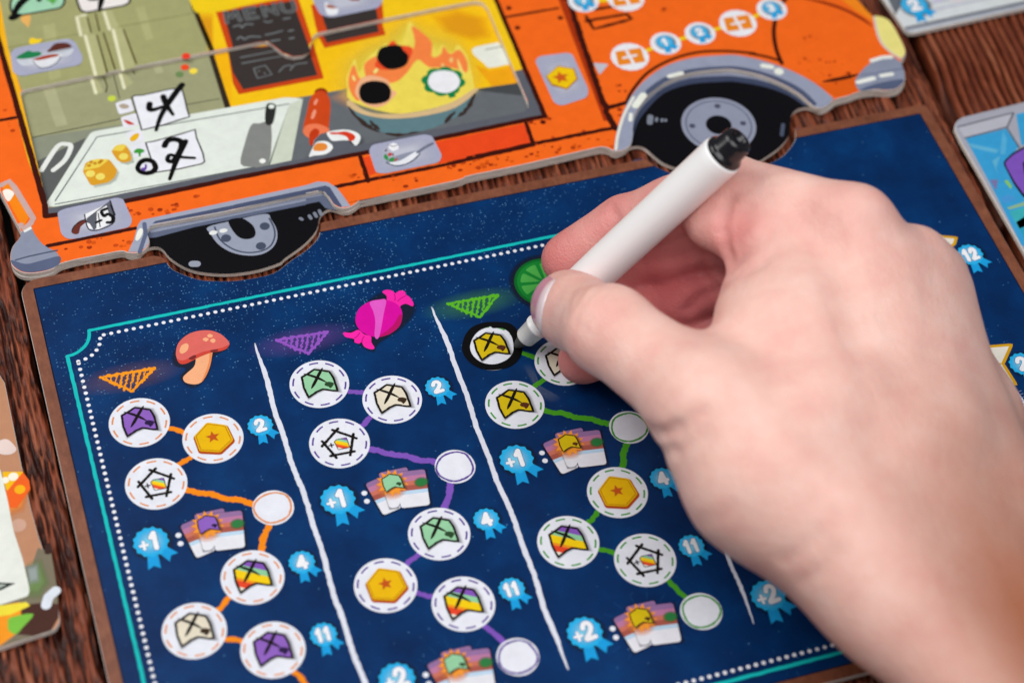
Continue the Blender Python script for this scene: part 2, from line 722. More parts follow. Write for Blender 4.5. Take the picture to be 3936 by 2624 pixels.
def inset_frame(x0, y0, x1, y1, c):
    pts = []
    for cx, cy, a0 in ((x0, y1, 0), (x1, y1, -90), (x1, y0, 180), (x0, y0, 90)):
        pts.append([(cx + c * math.cos(math.radians(a0 - 90 * i / 8)), cy + c * math.sin(math.radians(a0 - 90 * i / 8))) for i in range(9)])
    return pts


co = inset_frame(tx0, ty0, tx1, ty1, tc)
co = [co[0][::-1], co[1][::-1], co[2][::-1], co[3][::-1]]
p = Print('teal_border', score, T_BOARD)
for i in range(4):
    p.stroke(co[i], .95, TEAL, 2, jit=.12, seed=i)
    p.stroke(dense([co[i][-1], co[(i + 1) % 4][0]], 1.4), .95, TEAL, 2.2, jit=.16, seed=9 + i)
p.build()
di = inset_frame(tx0 + 2.5, ty0 + 2.5, tx1 - 2.5, ty1 - 2.5, tc)
di = [q[::-1] for q in di]
loop = [q for i in range(4) for q in di[i]]
loop.append(loop[0])
dots = []
acc = 0
for a, b in zip(loop, loop[1:]):
    L = math.dist(a, b)
    while acc <= L:
        t = acc / L
        dots.append((a[0] + (b[0] - a[0]) * t, a[1] + (b[1] - a[1]) * t))
        acc += 2.06
    acc -= L
p = Print('dotted_border', score, T_BOARD)
for q in dots:
    p.add(circ(q, .56, 12), '#eeeef4', 2.4)
o = p.build()
o['kind'] = 'stuff'

# ---- chalk dividers
for k, (a, b) in enumerate((((-68.3, 17.6), (-66.3, -104)), ((-17.7, 17.4), (-17.0, -101.4)), ((33.2, 17), (32.5, -101.6)))):
    p = Print('chalk_divider', score, T_BOARD)
    rnd = random.Random(k)
    pts = dense([a, b], 1.0)
    pts = [(x + .28 * math.sin(y / 9 + k * 2) + .16 * math.sin(y / 3.1) + rnd.uniform(-.07, .07), y) for x, y in pts]
    p.stroke(pts, 1.35 if k != 2 else 1.0, '#dfe2ee', 2, jit=.14, taper=.12, seed=k)
    p.build()

# ---- glyphs drawn as strokes (unit box, y up)
GL = {'1': [[(.22, .72), (.52, .98), (.50, .02)]],
      '2': [[(.12, .72), (.28, .95), (.58, .98), (.78, .78), (.66, .5), (.36, .25), (.12, .05), (.5, .06), (.9, .1)]],
      '3': [[(.15, .9), (.5, 1), (.78, .78), (.45, .55), (.8, .3), (.5, .02), (.12, .12)]],
      '4': [[(.72, .02), (.62, .98), (.12, .28), (.92, .30)]],
      '5': [[(.8, .98), (.25, .95), (.2, .58), (.6, .62), (.85, .32), (.55, .02), (.12, .1)]],
      '7': [[(.12, .95), (.85, .97), (.45, .02)]],
      '+': [[(.5, .8), (.5, .1)], [(.12, .45), (.88, .45)]],
      '-': [[(.15, .45), (.85, .45)]],
      'M': [[(.05, 0), (.15, 1), (.5, .4), (.85, 1), (.95, 0)]], 'E': [[(.85, 1), (.15, 1), (.15, 0), (.85, 0)], [(.15, .5), (.7, .5)]],
      'N': [[(.1, 0), (.1, 1), (.9, 0), (.9, 1)]], 'U': [[(.1, 1), (.12, .2), (.5, 0), (.88, .2), (.9, 1)]],
      'C': [[(.85, .85), (.5, 1), (.15, .7), (.15, .3), (.5, 0), (.85, .15)]], 'H': [[(.1, 0), (.1, 1)], [(.9, 0), (.9, 1)], [(.1, .5), (.9, .5)]],
      'K': [[(.1, 0), (.1, 1)], [(.85, 1), (.15, .45), (.9, 0)]]}


def glyphs(p, txt, c, hgt, wid, sw, col, layer, adv=None, curve=True, rot=0.0):
    adv = adv or wid * 1.12
    x = c[0] - adv * (len(txt) - 1) / 2 - wid / 2
    for i, ch in enumerate(txt):
        segs = [s for s in GL[ch]] if curve and ch in '235UC' else [[a, b] for s in GL[ch] for a, b in zip(s, s[1:])]
        for j, s in enumerate(segs):
            q = [(x + i * adv + a * wid, c[1] - hgt / 2 + b * hgt) for a, b in s]
            if rot:
                q = [(c[0] + (u - c[0]) * math.cos(rot) - (v - c[1]) * math.sin(rot), c[1] + (u - c[0]) * math.sin(rot) + (v - c[1]) * math.cos(rot)) for u, v in q]
            q = smooth(q, False, 5) if curve and ch in '235UC' else dense(q, .3)
            p.stroke(q, sw, col, layer + i * .05 + j * .17)


def badge(c, R, txt, parent, z, L=3):
    p = Print('ribbon_badge', parent, z)
    for ang, ln in ((-95, 1.72), (-52, 1.6)):
        d = (math.cos(math.radians(ang)), math.sin(math.radians(ang)))
        n = (-d[1], d[0])
        wd = R * .27
        a, b = [(c[0] + d[0] * R * k, c[1] + d[1] * R * k) for k in (.7, ln)]
        nt = (c[0] + d[0] * R * (ln - .2), c[1] + d[1] * R * (ln - .2))
        p.add([(a[0] - n[0] * wd, a[1] - n[1] * wd), (b[0] - n[0] * wd * 1.25, b[1] - n[1] * wd * 1.25), nt,
               (b[0] + n[0] * wd * 1.25, b[1] + n[1] * wd * 1.25), (a[0] + n[0] * wd, a[1] + n[1] * wd)], '#1a9fe0', L)
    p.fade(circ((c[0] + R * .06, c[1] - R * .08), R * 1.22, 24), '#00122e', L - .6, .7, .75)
    p.add(round_poly(star(c, R, R * .86, 13, .3), R * .09, 2), '#27b2ea', L + .4)
    p.fade(circ(c, R * .8, 20), '#86daf8', L + .8, .85, .35)
    o = p.build()
    q = Print('numeral', o, z)
    if len(txt) == 1:
        spec = [(txt, c, R * 1.0, R * .76, R * .31)]
    elif txt[0] == '+':
        spec = [('+', (c[0] - R * .40, c[1] - R * .10), R * .66, R * .5, R * .17), (txt[1], (c[0] + R * .22, c[1] + R * .04), R * 1.02, R * .66, R * .27)]
    else:
        spec = [(txt, c, R * .98, R * .52, R * .29)]
    for t, cc, hg, wd, sw in spec:
        glyphs(q, t, cc, hg, wd, sw * 1.22, '#0a5592', L + 1.4)
        glyphs(q, t, cc, hg, wd, sw, '#f4f4f8', L + 2.2)
    q.build(o)
    return o


# ---- shapes inside the circles, taken from one printed circle each and used as offsets in mm
def rel(zone, pts, c):
    cz = Z(zone, [c])[0]
    return [(x - cz[0], y - cz[1]) for x, y in Z(zone, pts)]


CAPC = (659.5, 551.5)
CAP = rel('J', [(525, 500), (580, 468), (620, 441), (735, 457), (766, 502), (800, 606), (740, 600), (685, 592), (640, 612), (576, 656), (540, 580)], CAPC)
X1S = rel('J', [(684, 428), (655, 480), (625, 540), (598, 588)], CAPC)
X2S = rel('J', [(538, 474), (600, 490), (660, 512), (715, 540)], CAPC)
BLOB = rel('J', [(700, 550), (725, 535), (765, 542), (768, 560), (745, 585), (730, 572), (705, 565)], CAPC)
HEXC = (1633, 973)
HEX = rel('I', [(1488, 955), (1585, 850), (1735, 870), (1790, 985), (1690, 1080), (1530, 1072)], HEXC)
STC = rel('I', [(1632, 962)], HEXC)[0]
PENC = (809, 1010)
PEN5 = rel('J', [(780, 917), (912, 963), (895, 1078), (768, 1103), (692, 1015)], PENC)
MINI = rel('J', [(768, 1000), (785, 982), (862, 968), (888, 1043), (800, 1060)], PENC)
PLUS = rel('J', [(746, 1026)], PENC)[0]
RAIN = ['#f3ecd9', '#e8492a', '#f2941f', '#f6cf12', '#8fcf9d', '#8656b8']


def at(poly, c, s=1.0):
    return [(c[0] + x * s, c[1] + y * s) for x, y in poly]


def rainbow(p, poly, n, layer):
    d = [q[0] * n[0] + q[1] * n[1] for q in poly]
    lo, hi = min(d), max(d)
    cuts = [0, .16, .34, .42, .64, .8, 1]
    for i, col in enumerate(RAIN):
        q = clip_half(clip_half(poly, n, lo + (hi - lo) * cuts[i]), (-n[0], -n[1]), -(lo + (hi - lo) * cuts[i + 1]))
        p.add(q, col, layer)


def cap(p, c, col, L, s=1.0, cross=True, blob='#3b2a1c', lines=.6):
    q = at(CAP, c, s)
    p.fade(at(CAP, (c[0] + .35, c[1] - .3), s * 1.22), '#2a2530', L - .5, .5, .8)
    if col == 'rainbow':
        rainbow(p, q, (math.cos(1.05), math.sin(1.05)), L)
    else:
        p.add(q, col, L)
    p.stroke(dense(q + [q[0]], .5), lines, '#17120f', L + .6, closed=False, jit=.18)
    if blob:
        p.add(smooth(at(BLOB, c, s), True, 3), blob, L + .9)
    if cross:
        p.stroke(smooth(at(X1S, c, s), False, 4), .85, '#17120f', L + 1.3, taper=.3)
        p.stroke(smooth(at(X2S, c, s), False, 4), .75, '#17120f', L + 1.6, taper=.4)


COLC = {0: ('#ff8c14', '#e3935f', '#8f62bf', '#2b1b45'), 1: ('#7f55b9', '#5d4597', '#97cfa3', '#2c4a2c'), 2: ('#479a22', '#4a9a3c', '#d9bd14', '#5a2f1c')}
LOC = [(-103.44, -.48), (-85.91, -10.57), (-103.11, -20.77), (-75.8, -35.94), (-85.64, -54.95), (-102.92, -66.16), (-85.57, -76.57), (-76.95, -94.67)]
ICON = [['cap', 'hex', 'pen', None, 'rainbow', 'cream', 'cap', None],
        ['cap', 'cream', 'pen', None, 'cap', 'hex', 'rainbow', None],
        ['cap', 'cream', 'cap', None, 'hex', 'rainbow', 'pen', None]]
CREAM = '#e6dcc6'


def disc(c, small, icon, k):
    line, dash, capc, blob = COLC[k]
    z = T_BOARD
    rnd = random.Random(int(c[0] * 7 + c[1]))
    p = Print('path_circle', score, z)
    if small:
        p.add([(x + rnd.uniform(-.05, .05), y) for x, y in circ(c, 5.35, 44)], '#e9ebf4', 4)
        p.stroke([(c[0] + (4.78 + .22 * math.sin(3 * t + c[0])) * math.cos(t), c[1] + (4.7 + .22 * math.sin(2 * t + 1)) * math.sin(t)) for t in np.linspace(0, 6.283, 49)[:-1]],
                 .55, dash, 4.6, closed=True, jit=.3)
        return p.build()
    p.add(circ(c, 8.0, 56), '#e9ebf4', 4)
    n = 10
    for i in range(n):
        t0 = 2 * math.pi * (i + .18) / n
        p.stroke([(c[0] + 7.05 * math.cos(t0 + a), c[1] + 7.05 * math.sin(t0 + a)) for a in np.linspace(0, .36, 6)], .48, dash, 4.5, taper=.0001)
    o = p.build()
    q = Print('icon', o, z)
    if icon == 'hex':
        h = at(HEX, c)
        hb = [(x + .15, y - .75) for x, y in h]
        q.add(round_poly(at(HEX, (c[0], c[1] - .5), 1.08), .7), '#b34a12', 5)
        q.add(round_poly(h, .6), '#ecb90c', 5.6)
        q.stroke(dense(at(HEX, c, .9) + [at(HEX, c, .9)[0]], .5), .22, '#b9780a', 6.0)
        q.add(star(at([STC], c)[0], 1.95, .85, 5), '#c4551c', 6.4)
    elif icon == 'pen':
        v = at(PEN5, c)
        for i in range(5):
            a, b = np.array(v[i]), np.array(v[(i + 1) % 5])
            u = (b - a) / np.linalg.norm(b - a)
            q.stroke(dense([tuple(a - u * 1.0), tuple(b + u * 1.0)], .5), .78, '#17120f', 5 + i * .12, jit=.15)
        mm = at(MINI, c)
        rainbow(q, mm, (math.cos(1.05), math.sin(1.05)), 5.8)
        q.stroke(dense(mm + [mm[0]], .5), .22, '#17120f', 6.3)
        s = at([PLUS], c)[0]
        q.stroke([(s[0] - .6, s[1]), (s[0] + .6, s[1])], .38, '#17120f', 6.3)
        q.stroke([(s[0], s[1] - .6), (s[0], s[1] + .6)], .38, '#17120f', 6.6)
    elif icon == 'rainbow':
        cap(q, c, 'rainbow', 5, blob=None)
    else:
        cap(q, c, CREAM if icon == 'cream' else capc, 5, blob='#3b2a1c' if icon == 'cream' else blob)
    q.build(o)
    return o


def wobble(a, b, wd, k, seed, name='path_line'):
    rnd = random.Random(seed)
    p = Print(name, score, T_BOARD)
    pts = dense([a, b], .6)
    n = len(pts)
    d = np.array(b) - np.array(a)
    d = d / np.linalg.norm(d)
    pts = [(x - d[1] * (.25 * math.sin(i * .5 + seed) + rnd.uniform(-.12, .12)), y + d[0] * (.25 * math.sin(i * .5 + seed) + rnd.uniform(-.12, .12))) for i, (x, y) in enumerate(pts)]
    p.stroke(pts, wd, COLC[k][0], 3, jit=.22, seed=seed)
    return p.build()


# little fanned hand of cards
CC = (1255, 1370)
CARDS = [rel('J', q, CC) for q in ([(1008, 1318), (1112, 1272), (1288, 1500), (1148, 1560)], [(1108, 1236), (1332, 1188), (1345, 1300), (1262, 1498), (1195, 1506)], [(1235, 1232), (1466, 1206), (1506, 1480), (1284, 1506)])]
BURST = rel('J', [(1215, 1312)], CC)[0]
GREEN = rel('J', [(1438, 1305)], CC)[0]


def card_fan(c, k, rays, name='card_fan'):
    p = Print(name, score, T_BOARD)
    if rays:
        for i in range(16):
            a = 2 * math.pi * i / 16 + .1
            if math.sin(a) < -.95:
                continue
            p.stroke([(c[0] + 9.2 * math.cos(a), c[1] + 7.6 * math.sin(a)), (c[0] + 12 * math.cos(a), c[1] + 10 * math.sin(a))], .4, '#1f568d', 2, taper=.9)
    L = 3
    for i, cd in enumerate(CARDS):
        q = round_poly(at(cd, c), .9)
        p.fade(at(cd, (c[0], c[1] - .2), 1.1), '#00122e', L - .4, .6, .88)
        p.add(q, '#e9e9f0', L)
        a, b = np.array(cd[0]), np.array(cd[-1])
        up = (a - b) / np.linalg.norm(a - b)
        n = (up[0], up[1])
        dl = sorted(x * n[0] + y * n[1] for x, y in q)
        lo, hi = dl[0], dl[-1]
        for t0, t1, col in ((.36, .46, '#bcd8ee'), (.46, .6, '#a9584a'), (.6, .72, '#cc7360'), (.72, .86, '#bd7aa0'), (.86, 1.01, '#95709f')):
            s = clip_half(clip_half(q, n, lo + (hi - lo) * t0), (-n[0], -n[1]), -(lo + (hi - lo) * t1))
            p.add(s, col, L + .3)
        L += 1.2
    g = at([GREEN], c)[0]
    p.fade(circ(g, 2.1, 18, 1.7), '#1f7a3a', L, .95, .6)
    b = at([BURST], c)[0]
    p.fade(circ((b[0] - .5, b[1] - 1), 4.4, 20), '#f08a3c', L - .2, .9, .4)
    p.add(star(b, 4.3, 2.9, 13), '#f59a33', L + .4)
    o = p.build()
    q = Print('icon', o, T_BOARD)
    cap(q, (b[0] + .1, b[1] - .2), COLC[k][2], L + 1, s=.60, cross=False, blob=COLC[k][3], lines=.3)
    q.build(o)
    return o


def colon(c):
    p = Print('colon_dots', score, T_BOARD)
    for dy in (1.3, -1.3):
        p.add(circ((c[0], c[1] + dy), .75, 18), '#e9ebf4', 3)
    return p.build()


for k in range(3):
    dx = (0, 48.88, 97.42)[k]
    c = [(x + dx, y) for x, y in LOC]
    for i, (a, b) in enumerate(((0, 1), (1, 2), (2, 3), (3, 4), (4, 5), (5, 6), (6, 7))):
        wobble(c[a], c[b], 1.75 if i in (2, 3) else 1.45, k, k * 10 + i)
    for i in range(8):
        disc(c[i], i in (3, 7), ICON[k][i], k)
    for (x, y), t, R in (((-73.0, -9.7), '2', 3.55), ((-72.7, -53.9), '4', 3.55), ((-72.6, -75.7), '11', 3.55), ((-108.0, -37.9), '+1', 4.75), ((-107.3, -92.6), '+2', 4.75)):
        badge((x + dx, y), R, t, score, T_BOARD)
    fc = Z('J', [(1255, 1370)])[0]
    fx = fc[0] - 48.88 + dx
    card_fan((fx, fc[1]), k, False)
    f2 = Z('O', [(1370, 1130)])[0]
    card_fan((f2[0] - 97.42 + dx, f2[1]), k, True)
    colon((-100.9 + dx, fc[1] + .2))
    colon((-100.2 + dx, f2[1] + .3))
badge(Z('Q', [(385, 895)])[0], 4.75, '+2', score, T_BOARD)
badge(Z('H', [(1938, 758)])[0], 4.0, '12', score, T_BOARD)
badge(px([(3930, 1398)])[0], 4.0, '2', score, T_BOARD)

# ---- hand-inked ring round the first yellow circle
ro = Z('J', [(1752, 262), (1775, 180), (1830, 115), (1920, 82), (2010, 76), (2110, 85), (2170, 130), (2200, 200), (2216, 290), (2190, 360), (2130, 415), (2050, 440), (1950, 445), (1860, 420), (1790, 365), (1758, 310)])
ri = Z('J', [(1814, 255), (1840, 190), (1890, 140), (1965, 112), (1990, 124), (2060, 125), (2115, 160), (2142, 220), (2145, 300), (2115, 350), (2060, 385), (1990, 402), (1910, 390), (1850, 350), (1820, 305)])
p = Print('inked_ring', score, T_BOARD)
p.add(smooth(ro, True, 4), '#0b0a0c', 9, holes=[smooth(ri, True, 4)])
p.build()

# ---- coloured arrow heads drawn in chalk
for k, (zn, tri) in enumerate((('I', [(772, 500), (1188, 428), (1020, 606)]), ('J', [(325, 213), (718, 150), (572, 320)]), ('F', [(1640, 1135), (2026, 1068), (1888, 1238)]))):
    t = Z(zn, tri)
    col = ('#ff9a1c', '#9256c0', '#5bb526')[k]
    p = Print('chalk_arrowhead', score, T_BOARD)
    cx = (sum(q[0] for q in t) / 3, sum(q[1] for q in t) / 3)
    p.fade([(cx[0] + 16 * math.cos(a), cx[1] + .6 + 5.2 * math.sin(a)) for a in np.linspace(0, 6.28, 25)[:-1]], col, 2, .2 if k else .08, .3)
    for i in range(3):
        p.stroke(dense([t[i], t[(i + 1) % 3]], .5), .85, col, 3 + i * .15, jit=.6, seed=i + k)
    for i in range(1, 9):
        u = i / 9.5
        a = (t[0][0] + (t[1][0] - t[0][0]) * u, t[0][1] + (t[1][1] - t[0][1]) * u)
        w1 = min(1.0, u / .6)
        tgt = (t[0][0] + (t[2][0] - t[0][0]) * w1, t[0][1] + (t[2][1] - t[0][1]) * w1) if u < .6 else \
            (t[2][0] + (t[1][0] - t[2][0]) * (u - .6) / .4, t[2][1] + (t[1][1] - t[2][1]) * (u - .6) / .4)
        tgt = (tgt[0] - .9 * (tgt[1] - a[1]) * -.25, tgt[1])
        p.stroke(dense([a, tgt], .4), .6, col, 3.6 + i * .05, jit=.85, seed=i * 3 + k)
    p.build()

# ---- mushroom, sweet and lime heading the three columns
p = Print('mushroom', score, T_BOARD)
capm = smooth(Z('I', [(1352, 310), (1370, 240), (1430, 180), (1510, 147), (1610, 140), (1690, 165), (1745, 210), (1764, 245), (1740, 280), (1690, 300), (1620, 310), (1540, 340), (1480, 370), (1430, 395), (1385, 395), (1360, 355)]), True, 4)
stem = smooth(Z('I', [(1500, 330), (1560, 305), (1628, 285), (1628, 350), (1610, 430), (1575, 505), (1530, 548), (1470, 552), (1420, 535), (1408, 500), (1440, 465), (1490, 420), (1505, 370)]), True, 4)
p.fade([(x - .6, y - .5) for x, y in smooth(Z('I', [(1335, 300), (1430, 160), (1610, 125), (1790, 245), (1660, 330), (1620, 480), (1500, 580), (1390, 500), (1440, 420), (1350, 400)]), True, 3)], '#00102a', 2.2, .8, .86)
p.add(stem, '#fab183', 3)
p.add(smooth(Z('I', [(1628, 290), (1628, 350), (1610, 430), (1575, 505), (1545, 540), (1580, 460), (1605, 380), (1612, 310)]), True, 3), '#ee8f55', 3.5)
p.add(capm, '#e06a62', 4)
p.add(smooth(Z('I', [(1360, 360), (1400, 372), (1460, 350), (1560, 305), (1700, 275), (1758, 250), (1740, 282), (1690, 300), (1620, 312), (1540, 342), (1480, 372), (1430, 396), (1385, 396)]), True, 3), '#d2473a', 4.5)
p.add(smooth(Z('I', [(1448, 358), (1480, 335), (1505, 330), (1504, 350), (1480, 366)]), True, 3), '#7c2c2a', 5)
p.add(smooth(Z('I', [(1620, 292), (1675, 285), (1670, 300), (1625, 308)]), True, 3), '#7c2c2a', 5)
for q in ([(1380, 300), (1395, 258), (1430, 240), (1450, 255), (1440, 295), (1400, 320)], [(1593, 180), (1612, 167), (1636, 178), (1630, 193), (1605, 195)],
          [(1557, 210), (1580, 195), (1604, 208), (1585, 226)], [(1614, 220), (1637, 202), (1658, 218), (1640, 237)]):
    p.add(smooth(Z('I', q), True, 4), '#fab183', 5.4)
p.build()

p = Print('wrapped_sweet', score, T_BOARD)
body = smooth(Z('F', [(932, 1265), (950, 1190), (1000, 1140), (1070, 1110), (1150, 1105), (1230, 1125), (1280, 1170), (1293, 1230), (1275, 1300), (1225, 1350), (1160, 1382), (1090, 1390), (1020, 1372), (960, 1330)]), True, 4)
tw1 = smooth(Z('F', [(1180, 1120), (1172, 1075), (1138, 1045), (1170, 1028), (1215, 1035), (1240, 1055), (1270, 1035), (1310, 1040), (1320, 1065), (1350, 1085), (1378, 1130), (1370, 1155), (1320, 1135), (1280, 1150), (1268, 1165)]), True, 3)
tw2 = smooth(Z('F', [(955, 1335), (900, 1358), (840, 1355), (855, 1390), (920, 1405), (925, 1430), (960, 1442), (980, 1430), (1000, 1465), (1050, 1485), (1080, 1475), (1055, 1430), (1052, 1385), (1000, 1370)]), True, 3)
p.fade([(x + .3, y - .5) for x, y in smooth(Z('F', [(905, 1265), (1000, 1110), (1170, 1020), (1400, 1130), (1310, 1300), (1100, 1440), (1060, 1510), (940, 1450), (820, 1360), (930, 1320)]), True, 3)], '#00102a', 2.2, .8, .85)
p.add(tw1, '#ff27a8', 3)
p.add(tw2, '#ff27a8', 3)
for s in ([(1235, 1110), (1238, 1085), (1230, 1060)], [(1258, 1115), (1280, 1095), (1318, 1075)], [(965, 1360), (945, 1385), (925, 1400)], [(1000, 1385), (985, 1410), (983, 1430)]):
    p.stroke(smooth(Z('F', s), False, 3), .3, '#c70f86', 3.5)
p.add(body, '#db0aa0', 4)
p.add(smooth(Z('F', [(1293, 1230), (1275, 1300), (1225, 1350), (1160, 1382), (1105, 1390), (1170, 1345), (1230, 1290), (1270, 1220)]), True, 3), '#bd1168', 4.5)
p.add(smooth(Z('F', [(1042, 1125), (1110, 1106), (1168, 1107), (1150, 1210), (1115, 1390), (1080, 1388), (1085, 1270), (1068, 1190)]), True, 3), '#e25bc6', 5)
p.build()

p = Print('lime_slice', score, T_BOARD)
lc = Z('G', [(590, 970)])[0]
ang0 = .2
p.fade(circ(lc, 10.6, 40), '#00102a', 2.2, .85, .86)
p.add(circ(lc, 8.7, 48), '#0c6a26', 3)
p.add(circ(lc, 7.9, 48), '#158432', 3.4)
for i in range(9):
    a0, a1 = ang0 + 2 * math.pi * i / 9 + .09, ang0 + 2 * math.pi * (i + 1) / 9 - .09
    am = (a0 + a1) / 2
    p.add(round_poly([(lc[0] + 1.2 * math.cos(am), lc[1] + 1.2 * math.sin(am))] + [(lc[0] + 6.9 * math.cos(a), lc[1] + 6.9 * math.sin(a)) for a in np.linspace(a0, a1, 5)], .5, 2), '#4fae4c', 3.9)
p.build()

# ---- gold-edged banners, guest check and their badges at the right end
GOLD = '#d6a012'


def banner(name, poly, mid=None):
    p = Print(name, score, T_BOARD)
    q = px(poly)
    p.add(round_poly(q, .8), '#e9e4d8', 3)
    p.stroke(dense(q + [q[0]], .6), .9, GOLD, 3.5)
    if mid:
        p.stroke(px(mid), .45, GOLD, 3.9)
    return p.build()


banner('pennant_print', [(3640, 1345), (3888, 1325), (3855, 1398), (3905, 1477), (3700, 1470), (3660, 1400)], [(3700, 1395), (3855, 1398)])
banner('pennant_print', [(3560, 905), (3676, 914), (3668, 938), (3600, 990)])
banner('pennant_print', [(3921, 1712), (4010, 1700), (4080, 1800), (3960, 1880), (3912, 1800)])
p = Print('guest_check', score, T_BOARD)
ck = px([(3755, 1500), (3840, 1465), (3868, 1462), (3892, 1480), (3990, 1610), (3880, 1650), (3830, 1560)])
p.add(ck, '#e6e9f2', 5)
p.add(px([(3800, 1490), (3840, 1465), (3868, 1461), (3893, 1481), (3905, 1496), (3825, 1516)]), '#5d86ac', 5.6)
for i in range(9):
    t = i / 9
    p.stroke(px([(3832 + 50 * t, 1530 + 105 * t), (3925 + 62 * t, 1502 + 100 * t)]), .22, '#7f93bb', 5.6)
p.stroke(px([(3890, 1510), (3960, 1600)]), .22, '#7f93bb', 6.0)
cq = px([(3858, 1529)])[0]
p.add(circ(cq, .85, 18), '#2b3a5c', 6.2, holes=[circ(cq, .62, 18)])
o = p.build()
q = Print('lettering', o, T_BOARD)
glyphs(q, 'CHECK', px([(3852, 1486)])[0], 1.3, .95, .22, '#eef1f7', 6.4, rot=.06)
q.build(o)
p = Print('paper_corner', score, T_BOARD)
p.add(px([(3640, 1100), (3715, 1110), (3760, 1178), (3735, 1196), (3680, 1190)]), '#dfe7ee', 3)
for t in (.3, .5, .7):
    p.stroke(px([(3690 + 40 * t, 1110 + 80 * t), (3710 + 40 * t, 1104 + 80 * t)]), .2, '#8fa3bd', 3.5)
p.build()
# coloured smear left by a wiped stroke
p = Print('wiped_smudge', score, T_BOARD)
p.fade(smooth(Z('K', [(420, 400), (500, 420), (520, 560), (600, 620), (720, 660), (640, 700), (540, 640), (470, 520)]), True, 3), '#9aa4b8', 2.2, .16, .5)
p.build()

# ------------------------------------------------------------------ food truck board: two glued layers
ORANGE, ORANGE_D, INK = '#fa6a1c', '#ee4a1c', '#3d1008'
STEEL, STEEL_D, TYRE = '#9aa0b4', '#525b76', '#0c0b10'
truck = thing('truck_board', (0, 110, T_TABLE), 'orange food truck shaped two-layer game board with kitchen window and black wheels', 'game board')
zt = T_TOP
edge_bottom = Z('E', [(165, 585), (150, 628), (100, 690), (80, 760), (90, 835), (150, 885), (230, 900), (330, 888), (410, 862), (465, 825)], zt)
edge1 = Z('E', [(600, 790), (780, 757), (930, 728), (985, 742), (1060, 742), (1120, 712), (1148, 660), (1140, 620), (1131, 580), (1150, 546), (1200, 525), (1700, 432)], zt)
edge1 += Z('F', [(250, 353), (640, 268), (690, 276), (730, 320), (762, 370), (815, 398), (880, 395), (930, 368), (968, 342), (1025, 330), (1700, 190)], zt)
edge2 = Z('C', [(0, 1352), (400, 1270), (900, 1155), (1020, 1130), (1080, 1140), (1130, 1165), (1200, 1150), (1248, 1112), (1265, 1040), (1266, 960), (1290, 860), (1375, 740), (1520, 635), (1700, 565), (1950, 535)], zt)
edge3 = Z('D', [(150, 542), (330, 582), (500, 652), (620, 722), (690, 782), (740, 822), (800, 830), (858, 800), (905, 764), (1010, 735), (1090, 705), (1200, 690), (1290, 697), (1375, 682), (1422, 640), (1436, 580), (1422, 520), (1398, 482), (1440, 412), (1425, 345), (1345, 195), (1290, 142), (1225, 125), (1195, 132), (1150, 88), (1080, 8)], zt)
tr = edge3[-1]
tl = Z('E', [(165, 585)], zt)[0]
upper = [(tr[0] - 14, tr[1] + 14), (tr[0] - 20, 176), (-128, 176)] + Z('A', [(-60, 1150), (0, 1470)], zt) + Z('E', [(60, 385), (130, 520)], zt)
top_outline = smooth(edge_bottom + edge1 + edge2 + edge3, False, 3) + upper
window = Z('A', [(160, 732), (165, 706), (195, 690), (1000, 520), (2000, 325)], zt) + \
    Z('B', [(230, 318), (285, 335), (340, 385), (400, 425), (460, 437), (530, 425), (575, 390), (592, 340), (605, 285), (640, 258), (1140, 150), (1560, 65), (1845, 12), (1910, 22), (1950, 68),
             (2255, 790), (2262, 825), (2235, 855), (2190, 868), (1500, 1003), (1040, 1095), (960, 1112), (920, 1118), (880, 1085), (820, 1035), (730, 1012), (660, 1030), (615, 1075), (600, 1140), (575, 1200), (540, 1218), (300, 1264)], zt) + \
    Z('E', [(1500, 176), (900, 300), (400, 398), (376, 396), (360, 376)], zt)
ORG = paint(ORANGE)
slab('top_layer', top_outline, T_BOARD + .14, T_TOP, ORG, chip_mat(), truck, holes=[window])

w1 = Z('E', [(1120, 715), (1158, 696), (1212, 694), (1255, 718), (1300, 773), (1400, 840), (1500, 878), (1640, 898), (1800, 898), (1990, 868), (2150, 815)]) + \
    Z('F', [(390, 780), (530, 680), (630, 570), (655, 470), (690, 422), (740, 402), (795, 416)])
w2 = Z('C', [(1205, 1165), (1245, 1128), (1310, 1120), (1360, 1138), (1420, 1190), (1500, 1250), (1620, 1290), (1800, 1315), (1980, 1318)]) + \
    Z('D', [(250, 1270), (380, 1195), (470, 1130), (540, 1045), (553, 960), (562, 890), (600, 842), (680, 820), (735, 836)])
def lower(pts):     # the same die line one layer down
    return pts
low = Z('E', [(165, 610), (150, 655), (105, 710), (84, 780), (95, 862), (150, 915), (230, 930), (330, 920), (410, 893), (470, 852), (600, 817), (780, 783), (930, 752), (985, 768), (1060, 768)])
mid = Z('F', [(830, 427), (885, 424), (935, 395), (975, 366), (1030, 356), (1700, 215)]) + Z('C', [(0, 1380), (400, 1297), (900, 1182), (1020, 1157), (1080, 1167), (1130, 1190)])
rgt = Z('D', [(800, 858), (862, 826), (910, 790), (1015, 761), (1095, 731), (1205, 716), (1295, 723), (1380, 708), (1425, 664), (1438, 600), (1424, 545), (1400, 505), (1440, 432), (1425, 365), (1345, 215), (1290, 160), (1225, 145), (1195, 150), (1150, 105), (1080, 25)])
b_out = smooth(low + w1 + mid + w2 + rgt, False, 3)
ub = [(rgt[-1][0] - 14, rgt[-1][1] + 14), (rgt[-1][0] - 20, 176), (-127.5, 176)] + Z('A', [(-60, 1150), (0, 1490)]) + Z('E', [(60, 405), (130, 540)])
slab('bottom_layer', b_out + ub, T_TABLE + .05, T_BOARD, paint('#8f8f70'), chip_mat(), truck, bevel=.2)

